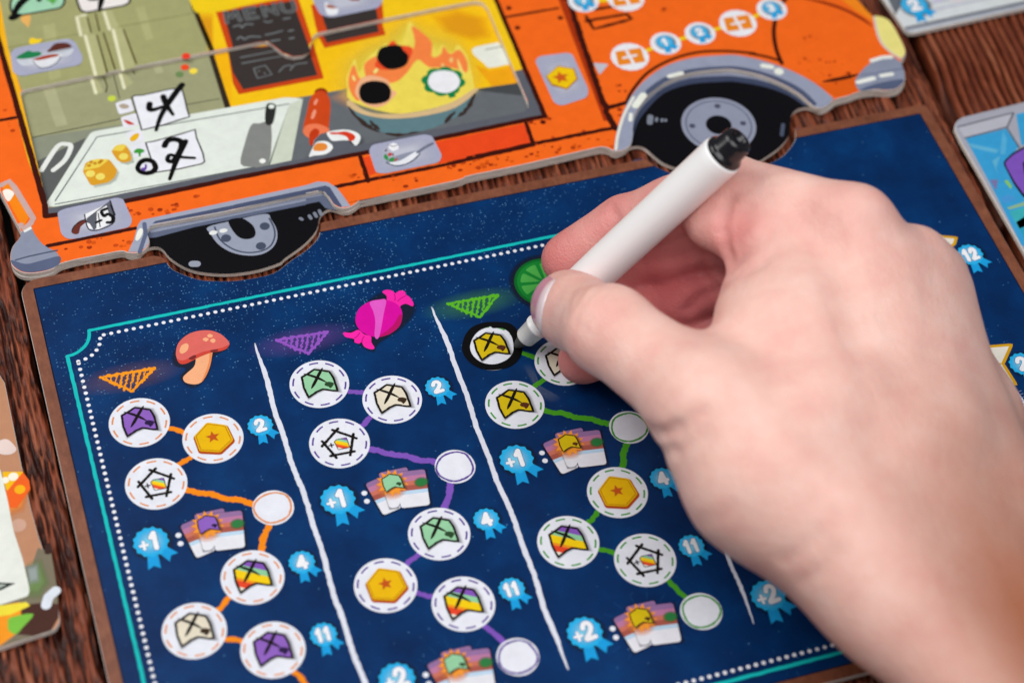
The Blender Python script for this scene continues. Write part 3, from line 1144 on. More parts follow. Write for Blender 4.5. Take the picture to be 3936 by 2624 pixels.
# ---- printed on the lower layer: the kitchen seen in the window
def Zb(zone, pts):
    return Z(zone, pts, T_BOARD)


wl = Zb('A', [(130, 650)]) + Zb('A', [(1990, 290)]) + Zb('B', [(1990, -40), (2330, 860), (1500, 1040), (540, 1260)]) + Zb('E', [(400, 440), (330, 410)])
p = Print('kitchen_wall', truck, T_BOARD)
p.add(Zb('A', [(130, 650), (1600, 370), (1750, 828), (1480, 880), (250, 1060), (165, 720)]), '#9fa07a', 1)
p.add(Zb('A', [(250, 1060), (1480, 880), (1760, 830), (1760, 1000), (280, 1300)]), '#8c917e', 1)
p.add(Zb('A', [(1590, 380), (1630, 375), (1775, 828), (1730, 835)]), '#33271d', 1.5)
p.add(Zb('A', [(1630, 375), (2400, 200), (2400, 900), (1775, 830)]), '#fbb70f', 1.2)
p.add(Zb('B', [(-20, 400), (640, 240), (2000, -50), (2230, 660), (1900, 690), (870, 690), (-20, 830)]), '#fcc414', 1.4)
p.fade(Zb('B', [(700, 700), (720, 480), (900, 330), (1300, 100), (1700, 200), (1900, 420), (1900, 650), (1300, 800)]), '#fde94a', 1.8, .6, .4)
p.fade(Zb('B', [(1500, 120), (1700, 60), (1950, 130), (2000, 300), (1850, 330), (1600, 260)]), '#f5a80a', 2.0, .7, .4)
for s, wd in (([(250, 1058), (700, 965), (930, 915)], .35), ([(1440, 805), (1690, 760)], .3), ([(790, 250), (920, 760)], .3)):
    p.stroke(Zb('A', s), wd, '#4b4a3a', 2)
for q in ([(330, 690), (420, 670), (520, 960), (430, 980)], [(1170, 500), (1230, 490), (1260, 560), (1200, 570)]):
    p.add(Zb('A', q), '#aeae88', 1.9)
p.build()
p = Print('fridge_handle', truck, T_BOARD)
for q in ([(700, 600), (740, 595), (800, 715), (735, 720)], [(915, 560), (950, 552), (1030, 640), (960, 680)]):
    p.add(round_poly(Zb('A', q), .8), '#b0b083', 2.2)
for s in ([(705, 610), (737, 718)], [(922, 560), (955, 680)]):
    p.stroke(Zb('A', s), 1.0, '#e6e5c1', 2.6)
p.stroke(smooth(Zb('A', [(795, 590), (822, 660), (815, 710)]), False, 4), .4, '#4b4326', 2.9)
p.stroke(Zb('A', [(1018, 540), (1035, 570)]), .4, '#4b4326', 2.9)
p.build()
# menu boards (their lower halves)
p = Print('menu_board', truck, T_BOARD)
p.add(Zb('B', [(-50, 380), (560, 330), (610, 340), (690, 605), (35, 728), (-10, 640)]), '#c94316', 2.4)
p.add(Zb('B', [(-50, 380), (560, 340), (640, 580), (70, 690), (-10, 560)]), '#3a3331', 2.9)
for s in ([(50, 445), (360, 385)], [(60, 490), (360, 435)]):
    p.stroke(Zb('B', s), .5, '#6e7274', 3.4, jit=.2)
p.stroke(Zb('B', [(150, 530), (240, 505), (290, 575), (180, 605), (150, 530)]), .55, '#6e7274', 3.4)
p.stroke(smooth(Zb('B', [(345, 555), (385, 515), (430, 505), (445, 520), (430, 545), (470, 500), (560, 485)]), False, 5), .5, '#6e7274', 3.4)
for q in ((190, 550), (235, 565)):
    p.add(circ(Zb('B', [q])[0], .35, 10), '#6e7274', 3.6)
p.build()
p = Print('menu_board', truck, T_BOARD)
p.add(Zb('B', [(630, 200), (1110, 90), (1165, 270), (695, 372), (640, 270)]), '#c94316', 2.4)
p.add(Zb('B', [(640, 200), (1080, 100), (1112, 248), (712, 332), (690, 290)]), '#3a3331', 2.9)
p.build()
# worktop, chopping board and tools
p = Print('worktop', truck, T_BOARD)
p.add(Zb('B', [(480, 755), (870, 685), (1900, 690), (2240, 640), (2330, 880), (-900, 1640), (-900, 1000), (0, 830)]), '#666b70', 2.1)
p.add(Zb('B', [(1830, 690), (2180, 640), (2225, 740), (1890, 700)]), '#474a4c', 2.5)
p.add(Zb('E', [(255, 55), (660, -140), (620, -60), (330, 400), (300, 350)]), '#5d605f', 2.5)
p.fade(Zb('B', [(700, 760), (860, 660), (1050, 680), (900, 860)]), '#d9a078', 2.7, .6, .3)
p.build()
p = Print('chopping_board', truck, T_BOARD)
p.add(round_poly(Zb('A', [(700, 1015), (2200, 750), (2330, 760), (2230, 1230), (430, 1590), (340, 1590)]), 1.5), '#e4ebe2', 3)
p.add(Zb('A', [(2230, 800), (2330, 758), (2240, 1235), (2050, 1275)]), '#cfd6c4', 3.4)
p.stroke(Zb('A', [(425, 1545), (745, 1055), (2225, 800), (2070, 1270)]), .4, '#5c6663', 3.8)
p.stroke(Zb('A', [(425, 1572), (2040, 1270)]), .35, '#5c6663', 3.9)
p.build()
p = Print('tongs', truck, T_BOARD)
p.stroke(smooth(Zb('A', [(320, 1310), (440, 1130), (510, 1110), (545, 1130), (500, 1230), (410, 1310)]), False, 5), 1.5, '#e8ece6', 3.5)
p.build()
p = Print('cleaver', truck, T_BOARD)
p.add(smooth(Zb('A', [(1850, 1262), (1880, 1110), (1930, 965), (1990, 952), (2085, 960), (2065, 1275), (1950, 1285)]), True, 3), '#868885', 4.3)
p.add(smooth(Zb('A', [(2040, 950), (2045, 820), (2075, 795), (2115, 805), (2122, 840), (2095, 955)]), True, 3), '#2a2c2a', 4.6)
p.add(circ(Zb('A', [(2087, 822)])[0], .9, 14), '#e7efe6', 5)
p.add(circ(Zb('A', [(2018, 1240)])[0], .95, 14), '#f2f4ee', 5)
p.build()
for q, tp, hl in (([(635, 1320), (660, 1250), (740, 1225), (840, 1225), (905, 1310), (880, 1370), (830, 1405), (700, 1430)], [(640, 1310), (690, 1235), (760, 1222), (840, 1228), (760, 1290)], [(695, 1338), (772, 1360)]),
                  ([(855, 1165), (890, 1120), (960, 1108), (1000, 1165), (1015, 1235), (960, 1255), (905, 1240)], [(862, 1158), (900, 1115), (975, 1115), (940, 1165)], [(950, 1205)])):
    p = Print('cheese_die', truck, T_BOARD)
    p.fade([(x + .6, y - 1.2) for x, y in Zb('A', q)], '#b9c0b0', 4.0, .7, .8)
    p.add(round_poly(Zb('A', q), .9), '#dfa028', 4.3)
    p.add(round_poly(Zb('A', tp), .6), '#eed24e', 4.7)
    for s in hl:
        p.add(circ(Zb('A', [s])[0], 1.35, 14), '#f2df6a', 5.1)
    if len(hl) > 1:
        for s in ((685, 1275), (700, 1248), (730, 1258), (765, 1252), (780, 1238)):
            p.add(circ(Zb('A', [s])[0], .6, 10), '#c98a20', 5.1)
    p.build()
p = Print('sausage', truck, T_BOARD)
p.add(smooth(Zb('B', [(530, 995), (560, 860), (585, 760), (640, 705), (700, 710), (738, 780), (735, 900), (715, 1020), (640, 1060), (560, 1045)]), True, 4), '#cf4718', 4.3)
p.add(circ(Zb('B', [(668, 715)])[0], 2.0, 16), '#8c2509', 4.0)
p.add(smooth(Zb('B', [(528, 1010), (560, 965), (640, 955), (720, 985), (725, 1015), (640, 1070), (560, 1055)]), True, 4), '#ee7b52', 4.7)
p.add(smooth(Zb('B', [(580, 1110), (580, 1030), (620, 990), (655, 1010), (640, 1060), (605, 1118)]), True, 4), '#c23a12', 5.0)
for q in ([(610, 800), (628, 765), (645, 770), (628, 810)], [(590, 910), (610, 850), (632, 855), (612, 912)]):
    p.add(smooth(Zb('B', q), True, 3), '#f0997c', 5)
p.build()
p = Print('takeaway_box', truck, T_BOARD)
p.add(smooth(Zb('B', [(1830, 405), (1850, 365), (2000, 335), (2030, 330), (2060, 370), (2120, 490), (2090, 500), (1960, 525), (1920, 490), (1870, 450)]), True, 2), '#e9ecdf', 3.2)
p.add(smooth(Zb('B', [(2040, 290), (2070, 275), (2110, 290), (2125, 400), (2090, 420), (2060, 350)]), True, 3), '#e9ecdf', 3.5)
p.add(Zb('B', [(1850, 500), (1960, 545), (2140, 510), (2175, 640), (1980, 665)]), '#f4a813', 3.0)
p.stroke(Zb('B', [(1930, 385), (2060, 360)]), .4, '#8e9484', 3.9)
p.build()
# flaming half coconut with three sockets
p = Print('flaming_bowl', truck, T_BOARD)
fl = [(1340, 175), (1400, 215), (1500, 310), (1560, 400), (1600, 345), (1650, 400), (1690, 395), (1720, 345), (1790, 430), (1815, 520), (1840, 640), (1820, 720), (1500, 860), (1200, 870), (900, 780), (870, 680), (865, 600), (900, 510), (930, 455), (960, 560), (1010, 470), (1080, 400), (1170, 340), (1290, 330)]
p.fade(smooth(Zb('B', [(1340, 110), (1520, 270), (1730, 300), (1880, 480), (1900, 720), (1400, 950), (840, 800), (810, 560), (920, 400), (1150, 290)]), True, 3), '#fbe24a', 3.0, .8, .58)
p.add(smooth(Zb('B', fl), True, 3), '#f0da58', 3.4)
p.add(smooth(Zb('B', [(1365, 205), (1440, 250), (1520, 330), (1520, 440), (1590, 420), (1610, 360), (1660, 420), (1730, 385), (1790, 470), (1790, 560), (1740, 540), (1640, 520), (1500, 520), (1410, 460), (1330, 560), (1220, 640), (1000, 620), (960, 780), (890, 700), (880, 600), (920, 500), (960, 600), (1010, 600), (1000, 500), (1080, 440), (1200, 420), (1340, 420), (1390, 330)]), True, 3), '#ff8544', 3.8)
p.add(smooth(Zb('B', [(1080, 500), (1210, 320), (1260, 350), (1370, 370), (1330, 480), (1180, 540)]), True, 3), '#ee4f27', 4.2)
for q, col in (([(905, 590), (920, 585), (935, 620), (920, 625)], '#f2e68a'), ([(1070, 555), (1095, 525), (1110, 535), (1085, 570)], '#f2e68a'), ([(1655, 455), (1680, 445), (1680, 480), (1660, 480)], '#f2c77a'), ([(1590, 500), (1605, 490), (1625, 530), (1610, 530)], '#f2c77a'), ([(1715, 450), (1740, 500), (1770, 580), (1730, 530)], '#f2df7a')):
    p.add(smooth(Zb('B', q), True, 3), col, 4.2)
gcx = Zb('B', [(1608, 628)])[0]
p.add([(gcx[0] + (5.75 + 1.0 * abs(math.sin(4 * a))) * math.cos(a), gcx[1] + (5.35 + .9 * abs(math.sin(4 * a))) * math.sin(a)) for a in np.linspace(0, 6.2832, 91)[:-1]], '#0d8046', 4.5)
p.add(Zb('B', [(1630, 715), (1690, 700), (1705, 745), (1660, 758)]), '#0d8046', 4.6)
p.add(smooth(Zb('B', [(880, 770), (900, 790), (1010, 850), (1150, 880), (1350, 870), (1550, 830), (1720, 770), (1830, 700), (1850, 700), (1850, 760), (1780, 850), (1620, 950), (1420, 1015), (1220, 1030), (1080, 1000), (960, 920), (880, 840)]), True, 4), '#5f7f86', 4.4)
p.add(smooth(Zb('B', [(865, 800), (890, 775), (1000, 850), (1150, 880), (1400, 865), (1650, 800), (1840, 690), (1870, 700), (1700, 830), (1450, 895), (1200, 915), (1000, 885), (890, 830)]), True, 4), '#d9b988', 4.8)
for s in ([(880, 820), (950, 910), (1060, 990), (1120, 1015)], [(1850, 720), (1800, 830), (1720, 900)], [(1160, 1030), (1300, 1040), (1440, 1020)], [(1040, 930), (1120, 1000)], [(1700, 860), (1620, 950)]):
    p.stroke(smooth(Zb('B', s), False, 5), 1.3, '#3a2c27', 5.2, jit=.5, taper=.4)
p.add(smooth(Zb('B', [(930, 720), (960, 625), (1010, 590), (1080, 585), (1180, 620), (1210, 690), (1250, 715), (1215, 760), (1160, 810), (1080, 830), (1000, 800)]), True, 3), '#f3b488', 4.6)
o = p.build()
p = Print('inked_spot', truck, T_BOARD)
p.add(smooth(Zb('B', [(1098, 450), (1120, 380), (1180, 355), (1270, 352), (1300, 390), (1338, 430), (1330, 490), (1280, 525), (1200, 538), (1140, 510)]), True, 4), '#0a090b', 6)
p.build()
p = Print('inked_spot', truck, T_BOARD)
p.add(smooth(Zb('B', [(960, 715), (975, 660), (1030, 630), (1100, 625), (1170, 645), (1205, 700), (1190, 770), (1120, 800), (1040, 802), (980, 775)]), True, 4), '#0a090b', 6)
p.build()
p = Print('blank_socket', truck, T_BOARD)
p.add(smooth(Zb('B', [(1490, 625), (1520, 565), (1600, 545), (1690, 560), (1735, 620), (1715, 680), (1640, 718), (1550, 705), (1505, 670)]), True, 4), '#efeff3', 5.2)
p.build()

# number boxes filled in with a pen
def ink(zone, strokes, name='handwritten_mark', z=T_BOARD, parent=None, wd=1.65):
    p = Print(name, parent or truck, z)
    for i, s in enumerate(strokes):
        p.stroke(smooth(Z(zone, s, z), False, 6), wd, '#0b0a0b', 8 + i * .8, wf=lambda t: .85 + .3 * math.sin(3 * t + 1))
    return p.build(parent or truck)


for q in ([(1015, 750), (1040, 738), (1100, 735), (1300, 690), (1395, 680), (1415, 740), (1440, 850), (1458, 900), (1250, 965), (1090, 1003), (1060, 900)],
          [(1120, 1100), (1200, 1085), (1400, 1030), (1500, 998), (1510, 1060), (1560, 1180), (1572, 1245), (1550, 1262), (1380, 1300), (1190, 1328), (1160, 1220)]):
    p = Print('number_box', truck, T_BOARD)
    v = Zb('A', q)
    p.add(v, '#eeeff6', 5.4)
    p.stroke(dense(v + [v[0]], .8), .45, '#1c1511', 6, jit=.15)
    p.build()
p = Print('ingredient_strip', truck, T_BOARD)
for a, b, c, d in (((885, 795), (1005, 760), (1035, 855), (915, 885)), ((925, 905), (1045, 870), (1075, 960), (955, 995)), ((965, 1020), (1080, 990), (1115, 1085), (1000, 1110)), ((1000, 1115), (1115, 1095), (1150, 1190), (1035, 1215)), ((1060, 1255), (1160, 1230), (1190, 1310), (1090, 1330))):
    p.add(round_poly(Zb('A', [a, b, c, d]), .9), '#e9e9f1', 4.9)
p.add(smooth(Zb('A', [(915, 815), (945, 800), (990, 815), (980, 835), (940, 838)]), True, 3), '#b3a390', 5.3)
p.add(smooth(Zb('A', [(950, 925), (985, 930), (1035, 958), (990, 960), (965, 942)]), True, 3), '#c8301c', 5.3)
p.add(smooth(Zb('A', [(1000, 1065), (1030, 1035), (1068, 1028), (1060, 1065), (1025, 1090), (1005, 1085)]), True, 3), '#eab40c', 5.3)
p.add(smooth(Zb('A', [(1030, 1165), (1055, 1145), (1100, 1150), (1110, 1170), (1085, 1180), (1080, 1205), (1065, 1200), (1062, 1180), (1035, 1180)]), True, 3), '#3f9c3a', 5.3)
p.add(smooth(Zb('A', [(1085, 1295), (1110, 1290), (1115, 1265), (1130, 1270), (1125, 1305), (1100, 1320)]), True, 3), '#6b45a8', 5.3)
p.build()
ink('A', [[(1150, 800), (1160, 850), (1280, 815)], [(1255, 745), (1280, 810), (1330, 885)], [(1400, 655), (1320, 760), (1240, 890), (1200, 1005)]])
ink('A', [[(1265, 1125), (1290, 1085), (1350, 1075), (1395, 1100), (1385, 1160), (1330, 1240), (1290, 1235), (1305, 1195), (1380, 1210), (1495, 1218)], [(1425, 1090), (1380, 1180), (1340, 1280), (1305, 1380)]])
p = Print('inked_ring', truck, T_BOARD)
p.add(smooth(Zb('A', [(1040, 1290), (1070, 1235), (1130, 1215), (1190, 1235), (1218, 1290), (1190, 1335), (1120, 1350), (1060, 1330)]), True, 5), '#0b0a0b', 8,
      holes=[smooth(Zb('A', [(1078, 1290), (1095, 1262), (1130, 1250), (1165, 1262), (1175, 1290), (1155, 1312), (1115, 1318), (1090, 1310)]), True, 5)])
p.build()
for q, col in (((1422, 520), '#f04a22'), ((1487, 550), '#f7dd4b'), ((1380, 575), '#6e8a55'), ((860, 760), '#c9d84a')):
    p = Print('confetti_dot', truck, T_BOARD)
    p.add(circ(Zb('A', [q])[0], 1.25, 16), col, 5)
    p.build()

# wheels are printed on the lower layer
for wn, (hub, ring) in enumerate(((('E', (1865, 560)), w1), (('C', (1925, 962)), w2))):
    p = Print('wheel', truck, T_BOARD)
    inner = [(x, y - .15) for x, y in smooth(ring, False, 3)]
    if wn == 0:
        top = Zb('F', [(800, 330), (640, 230)]) + Zb('E', [(1190, 490), (1100, 560)])
    else:
        top = Zb('D', [(760, 780), (500, 620), (150, 500)]) + Zb('C', [(1950, 495), (1700, 525), (1480, 600), (1320, 730), (1230, 880), (1190, 1050)])
    p.add(inner + top, TYRE, 1)
    # steel arch over the tyre
    if wn == 0:
        p.add(Zb('E', [(1100, 560), (1190, 490), (2352, 240), (2352, 375), (1500, 545), (1200, 625), (1145, 630)]), '#5f6880', 1.5)
        p.add(Zb('F', [(0, 380), (640, 235), (760, 330), (790, 420), (700, 400), (655, 350), (0, 478)]), '#5f6880', 1.65)
        p.add(Zb('E', [(1140, 560), (1170, 535), (2352, 285), (2352, 345), (1500, 520), (1160, 590)]), '#949bb0', 1.9)
        p.add(Zb('F', [(0, 410), (640, 272), (690, 300), (640, 310), (0, 440)]), '#949bb0', 2.05)
    else:
        arch_o = Zb('C', [(1250, 1110), (1225, 1000), (1262, 880), (1350, 740), (1500, 620), (1700, 545), (1950, 515)]) + Zb('D', [(150, 525), (350, 570), (540, 650), (740, 800)])
        arch_i = Zb('D', [(660, 815), (540, 735), (360, 670), (150, 632)]) + Zb('C', [(1950, 630), (1700, 650), (1500, 720), (1360, 860), (1300, 950), (1268, 1060)])
        p.add(smooth(arch_o, False, 3) + smooth(arch_i, False, 3), '#3d4660', 1.5)
        arch_m = Zb('D', [(700, 800), (540, 700), (350, 625), (150, 590)]) + Zb('C', [(1950, 585), (1700, 605), (1500, 680), (1360, 800), (1290, 900), (1262, 1000)])
        p.add(smooth(arch_o, False, 3) + smooth(arch_m, False, 3), '#8d94aa', 1.9)
    o = p.build()
    hc = Zb(hub[0], [hub[1]])[0]
    q = Print('hub_cap', o, T_BOARD)
    if wn == 0:
        hp = smooth(Zb('E', [(1600, 545), (1620, 600), (1680, 680), (1780, 740), (1900, 765), (2010, 755), (2090, 710), (2130, 640), (2125, 560), (2085, 490), (2040, 445), (1800, 495)]), True, 4)
        q.add(hp, '#99a0b2', 2.2)
        q.stroke(smooth(Zb('E', [(1650, 545), (1690, 640), (1790, 715), (1900, 742), (2010, 730), (2080, 690), (2112, 620), (2105, 550), (2070, 480)]), False, 5), .5, '#474f63', 2.8)
        q.add(smooth(Zb('E', [(1755, 500), (1780, 560), (1830, 620), (1890, 640), (1950, 625), (1965, 585), (1940, 530), (1870, 482), (1800, 480)]), True, 4), TYRE, 3.2)
        for b in ((1738, 632), (2035, 540), (2006, 692)):
            q.add(circ(Zb('E', [b])[0], 1.45, 14), '#474f63', 3.2)
        for b in ((1718, 574), (1640, 590)):
            q.add(circ(Zb('E', [b])[0], 1.2, 12, .8), '#e8ebe8', 3.2)
    else:
        q.add(circ(hc, 11.3, 48), '#9297ab', 2.2)
        q.stroke(circ(hc, 9.9, 48), .4, '#5b6076', 2.6, closed=True)
        q.add(circ(hc, 3.9, 32), TYRE, 3)
        for b in ((1915, 818), (2112, 950), (1722, 970)):
            q.add(circ(Zb('C', [b])[0], .95, 14), '#4c5062', 3)
    q.build(o)
    gl = [('E', [(1480, 829), (1514, 829)], 2.2, '#9aa0ae')] + [('F', g, 1.0, '#7c8290') for g in ([(510, 480), (522, 488)], [(578, 460), (590, 480)], [(618, 440), (632, 466)], [(655, 420), (670, 452)])] if wn == 0 else \
        [('C', g, w_, '#7c8290') for g, w_ in (([(1400, 900), (1395, 945)], 1.8), ([(1448, 912), (1446, 930)], .9), ([(1490, 920), (1488, 932)], .9), ([(1518, 922), (1516, 932)], .8))] + [('D', [(500, 960), (490, 1040)], 1.2, '#4c5468')]
    for zn, g, w_, cl in gl:
        q = Print('tyre_gleam', o, T_BOARD)
        q.stroke(Zb(zn, g), w_, cl, 3)
        q.build(o)

# ---- printed on the upper layer
def Zt(zone, pts):
    return Z(zone, pts, T_TOP)


p = Print('window_frame', truck, T_TOP)
# dark line round the whole kitchen opening and the grey sill inside it
outer = Zt('A', [(-100, 560), (340, 1560)]) + Zt('E', [(345, 470), (400, 468), (1000, 350)]) + Zt('B', [(0, 1372), (1560, 1065), (2395, 905)]) + Zt('B', [(2000, -30), (1960, -130)]) + Zt('A', [(-260, 300)])
sill = [q for q in Zt('E', [(330, 330), (358, 440), (440, 428), (1000, 325)]) + Zt('B', [(0, 1345), (1560, 1040), (2352, 878)])]
p.build() if p.v else None
p = Print('sill', truck, T_TOP)
band = Zt('E', [(300, 290), (345, 300), (372, 400), (400, 399), (900, 301), (1500, 177)]) + Zt('B', [(300, 1265), (540, 1219), (577, 1202), (602, 1142), (617, 1077), (662, 1032), (730, 1014), (820, 1037), (880, 1087), (920, 1119), (960, 1113), (1500, 1004), (2190, 869), (2235, 856), (2262, 826), (2256, 775), (2157, 551), (2215, 535), (2380, 890)]) + Zt('B', [(1550, 1055), (0, 1365)]) + Zt('E', [(1000, 340), (360, 455), (345, 440)])
p.add(band, '#5d6069', 1)
p.add(Zt('B', [(606, 1140), (619, 1079), (663, 1034), (730, 1016), (820, 1039), (880, 1089), (920, 1121), (760, 1180), (560, 1212)]), '#5d6069', 1.3)
p.add(smooth(Zt('B', [(608, 1130), (640, 1092), (710, 1088), (758, 1125), (740, 1165), (690, 1190), (612, 1198), (575, 1205)]), True, 3), '#edf0ee', 1.7)
p.add(smooth(Zt('B', [(612, 1130), (640, 1102), (700, 1105), (718, 1135), (690, 1160), (615, 1160)]), True, 3), '#e58a36', 2.1)
p.add(smooth(Zt('B', [(714, 1020), (790, 1002), (880, 1000), (950, 1025), (972, 1060), (955, 1105), (930, 1120), (895, 1085), (840, 1080), (760, 1085), (730, 1060)]), True, 3), '#edf0ee', 1.7)
p.add(smooth(Zt('B', [(735, 1020), (800, 1018), (860, 1012), (925, 1040), (925, 1075), (890, 1085), (860, 1050), (800, 1035), (750, 1035)]), True, 3), '#da3a1c', 2.1)
p.build()
p = Print('wall_panel', truck, T_TOP)
# sage wall and yellow wall above the opening
p.add(Zt('A', [(-60, -20), (1440, -120), (1470, 60), (1620, 395), (1000, 519), (196, 688), (165, 700), (60, 380), (-20, 0)]), '#a4a471', 1)
p.add(Zt('A', [(-120, -100), (-20, -100), (62, 370), (160, 700), (158, 730), (362, 1570), (340, 1580), (210, 1220)]), '#f6b51a', 1.2)
p.add(Zt('A', [(1440, -120), (1475, -120), (1510, 60), (1650, 390), (1610, 398), (1470, 60)]), '#3b3222', 1.5)
p.add(Zt('A', [(1470, -120), (1900, -200)]) + Zt('B', [(1950, -120), (2000, -20), (2215, 535), (2155, 550), (1950, 66), (1910, 20), (1845, 10), (1560, 63), (1140, 148), (640, 256), (605, 283), (592, 338), (575, 388), (530, 423), (460, 435), (400, 423), (340, 383), (285, 333), (230, 316), (-200, 395), (-280, 60)]), '#fdc91a', 1.2)
p.fade(Zt('B', [(-300, 100), (-200, 380), (-150, 390), (-160, 100)]), '#f0a50a', 1.5, .6, .5)
for s in ([(60, 370), (600, 265)], [(880, 215), (1510, 100)]):
    p.stroke(Zt('A', s), .4, '#8a8a58', 1.6)
for q in ([(790, 100), (850, 95), (960, 260), (900, 300)], [(330, 200), (420, 180), (470, 600), (380, 620)], [(1040, 60), (1110, 50), (1180, 300), (1120, 310)]):
    p.add(Zt('A', q), '#b0b07c', 1.4)
p.build()
p = Print('fridge_handle', truck, T_TOP)
for q in ([(575, 130), (655, 110), (700, 260), (615, 280)], [(650, 275), (740, 265), (815, 575), (715, 590)], [(790, 85), (860, 80), (910, 215), (830, 235)], [(860, 230), (940, 220), (1040, 520), (940, 545)]):
    p.add(round_poly(Zt('A', q), .6), '#b3b381', 2)
for s in ([(655, 118), (590, 132), (622, 275)], [(655, 278), (735, 578)], [(800, 95), (842, 228)], [(870, 235), (945, 540)]):
    p.stroke(Zt('A', s), 1.0, '#e6e5c1', 2.5)
for s in ([(672, 140), (700, 250)], [(735, 110), (765, 240)], [(745, 275), (825, 560)], [(795, 255), (885, 535)], [(950, 230), (1048, 490)]):
    p.stroke(Zt('A', s), .5, '#55491f', 2.9)
p.build()
p = Print('drip_mark', truck, T_TOP)
p.add(smooth(Zt('A', [(165, 130), (230, 115), (232, 170), (215, 215), (195, 190), (165, 165)]), True, 3), '#e9b15f', 2)
p.build()
p = Print('drip_mark', truck, T_TOP)
p.add(smooth(Zt('A', [(230, 300), (255, 295), (290, 305), (325, 300), (300, 330), (230, 340)]), True, 3), '#fad11f', 2)
p.build()
p = Print('confetti_dot', truck, T_TOP)
p.add(circ(Zt('A', [(1430, 433)])[0], 1.3, 14), '#ee3f2a', 2)
p.build()


def tile(name, zone, q, parts, r=2.6, parent=None):
    p = Print(name, truck, T_TOP)
    v = round_poly(Zt(zone, q), r, 6)
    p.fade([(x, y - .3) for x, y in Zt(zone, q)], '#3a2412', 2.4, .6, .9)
    p.add(v, '#a8abc4', 3)
    c = (sum(a for a, b in v) / len(v), sum(b for a, b in v) / len(v))
    p.fade([(c[0] + (a - c[0]) * .97, c[1] + (b - c[1]) * .97) for a, b in v], '#d3d5e4', 3.4, .8, .3)
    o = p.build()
    if parts:
        d = Print('icon', o, T_TOP)
        for kind, zz, pts, col, ly in parts:
            if kind == 's':
                d.stroke(smooth(Zt(zz, pts), False, 4), col[1], col[0], ly)
            else:
                d.add(smooth(Zt(zz, pts), True, 3) if kind == 'c' else Zt(zz, pts), col, ly)
        d.build(o)
    return o


tile('sauce_bowl_tile', 'A', [(75, 380), (560, 290), (640, 445), (620, 500), (160, 590), (100, 560)], [
    ('c', 'A', [(135, 455), (245, 455), (250, 500), (180, 510), (140, 485)], '#c9cdd6', 4), ('c', 'A', [(130, 440), (200, 400), (225, 392), (250, 402), (300, 400), (320, 420), (280, 440), (200, 455), (140, 455)], '#1f7f4c', 4.6),
    ('c', 'A', [(360, 395), (550, 370), (555, 410), (500, 440), (420, 430)], '#c9cdd6', 4), ('c', 'A', [(360, 400), (390, 370), (420, 340), (470, 332), (520, 335), (550, 365), (470, 385), (400, 398)], '#5c2d25', 4.6),
    ('c', 'A', [(250, 462), (470, 420), (470, 450), (420, 500), (340, 525), (280, 515)], '#dfe1e6', 5.2), ('c', 'A', [(258, 462), (330, 435), (420, 420), (455, 430), (380, 450), (300, 466)], '#a5380f', 5.7),
    ('s', 'A', [(250, 470), (290, 515), (350, 525), (430, 490), (470, 440)], ('#4a4f63', .3), 6.1), ('s', 'A', [(370, 405), (470, 395), (555, 372)], ('#7d8294', .25), 5.0)], 3.2)
tile('cleaver_tile', 'E', [(440, 430), (500, 405), (900, 320), (945, 330), (1018, 490), (1000, 545), (600, 632), (520, 640), (470, 600)], [
    ('p', 'E', [(650, 450), (770, 395), (820, 370), (850, 380), (878, 505), (760, 565), (680, 560)], '#f3f3f5', 4),
    ('p', 'E', [(668, 478), (852, 340), (886, 450), (842, 470), (820, 380), (745, 430), (742, 555), (720, 570), (690, 520), (660, 510)], '#5c5e68', 4.7),
    ('c', 'E', [(655, 490), (660, 510), (620, 545), (605, 595), (575, 602), (550, 585), (570, 540), (610, 500)], '#6d3127', 5.2),
    ('s', 'E', [(650, 450), (680, 560), (760, 568), (880, 505), (850, 378)], ('#22202a', .35), 5.6), ('s', 'E', [(755, 440), (770, 545)], ('#22202a', .3), 5.8),
    ('s', 'E', [(552, 580), (575, 535), (655, 488)], ('#22202a', .3), 5.9), ('s', 'E', [(845, 342), (886, 455)], ('#22202a', .3), 6.0)], 4.0)
q = Print('lettering', truck, T_TOP)
glyphs(q, '5', Zt('E', [(828, 462)])[0], 5.4, 3.0, 1.0, '#111014', 6.6, rot=.25)
glyphs(q, '-', Zt('E', [(757, 500)])[0], 4, 2.2, .8, '#111014', 6.6, rot=.3)
q.build()
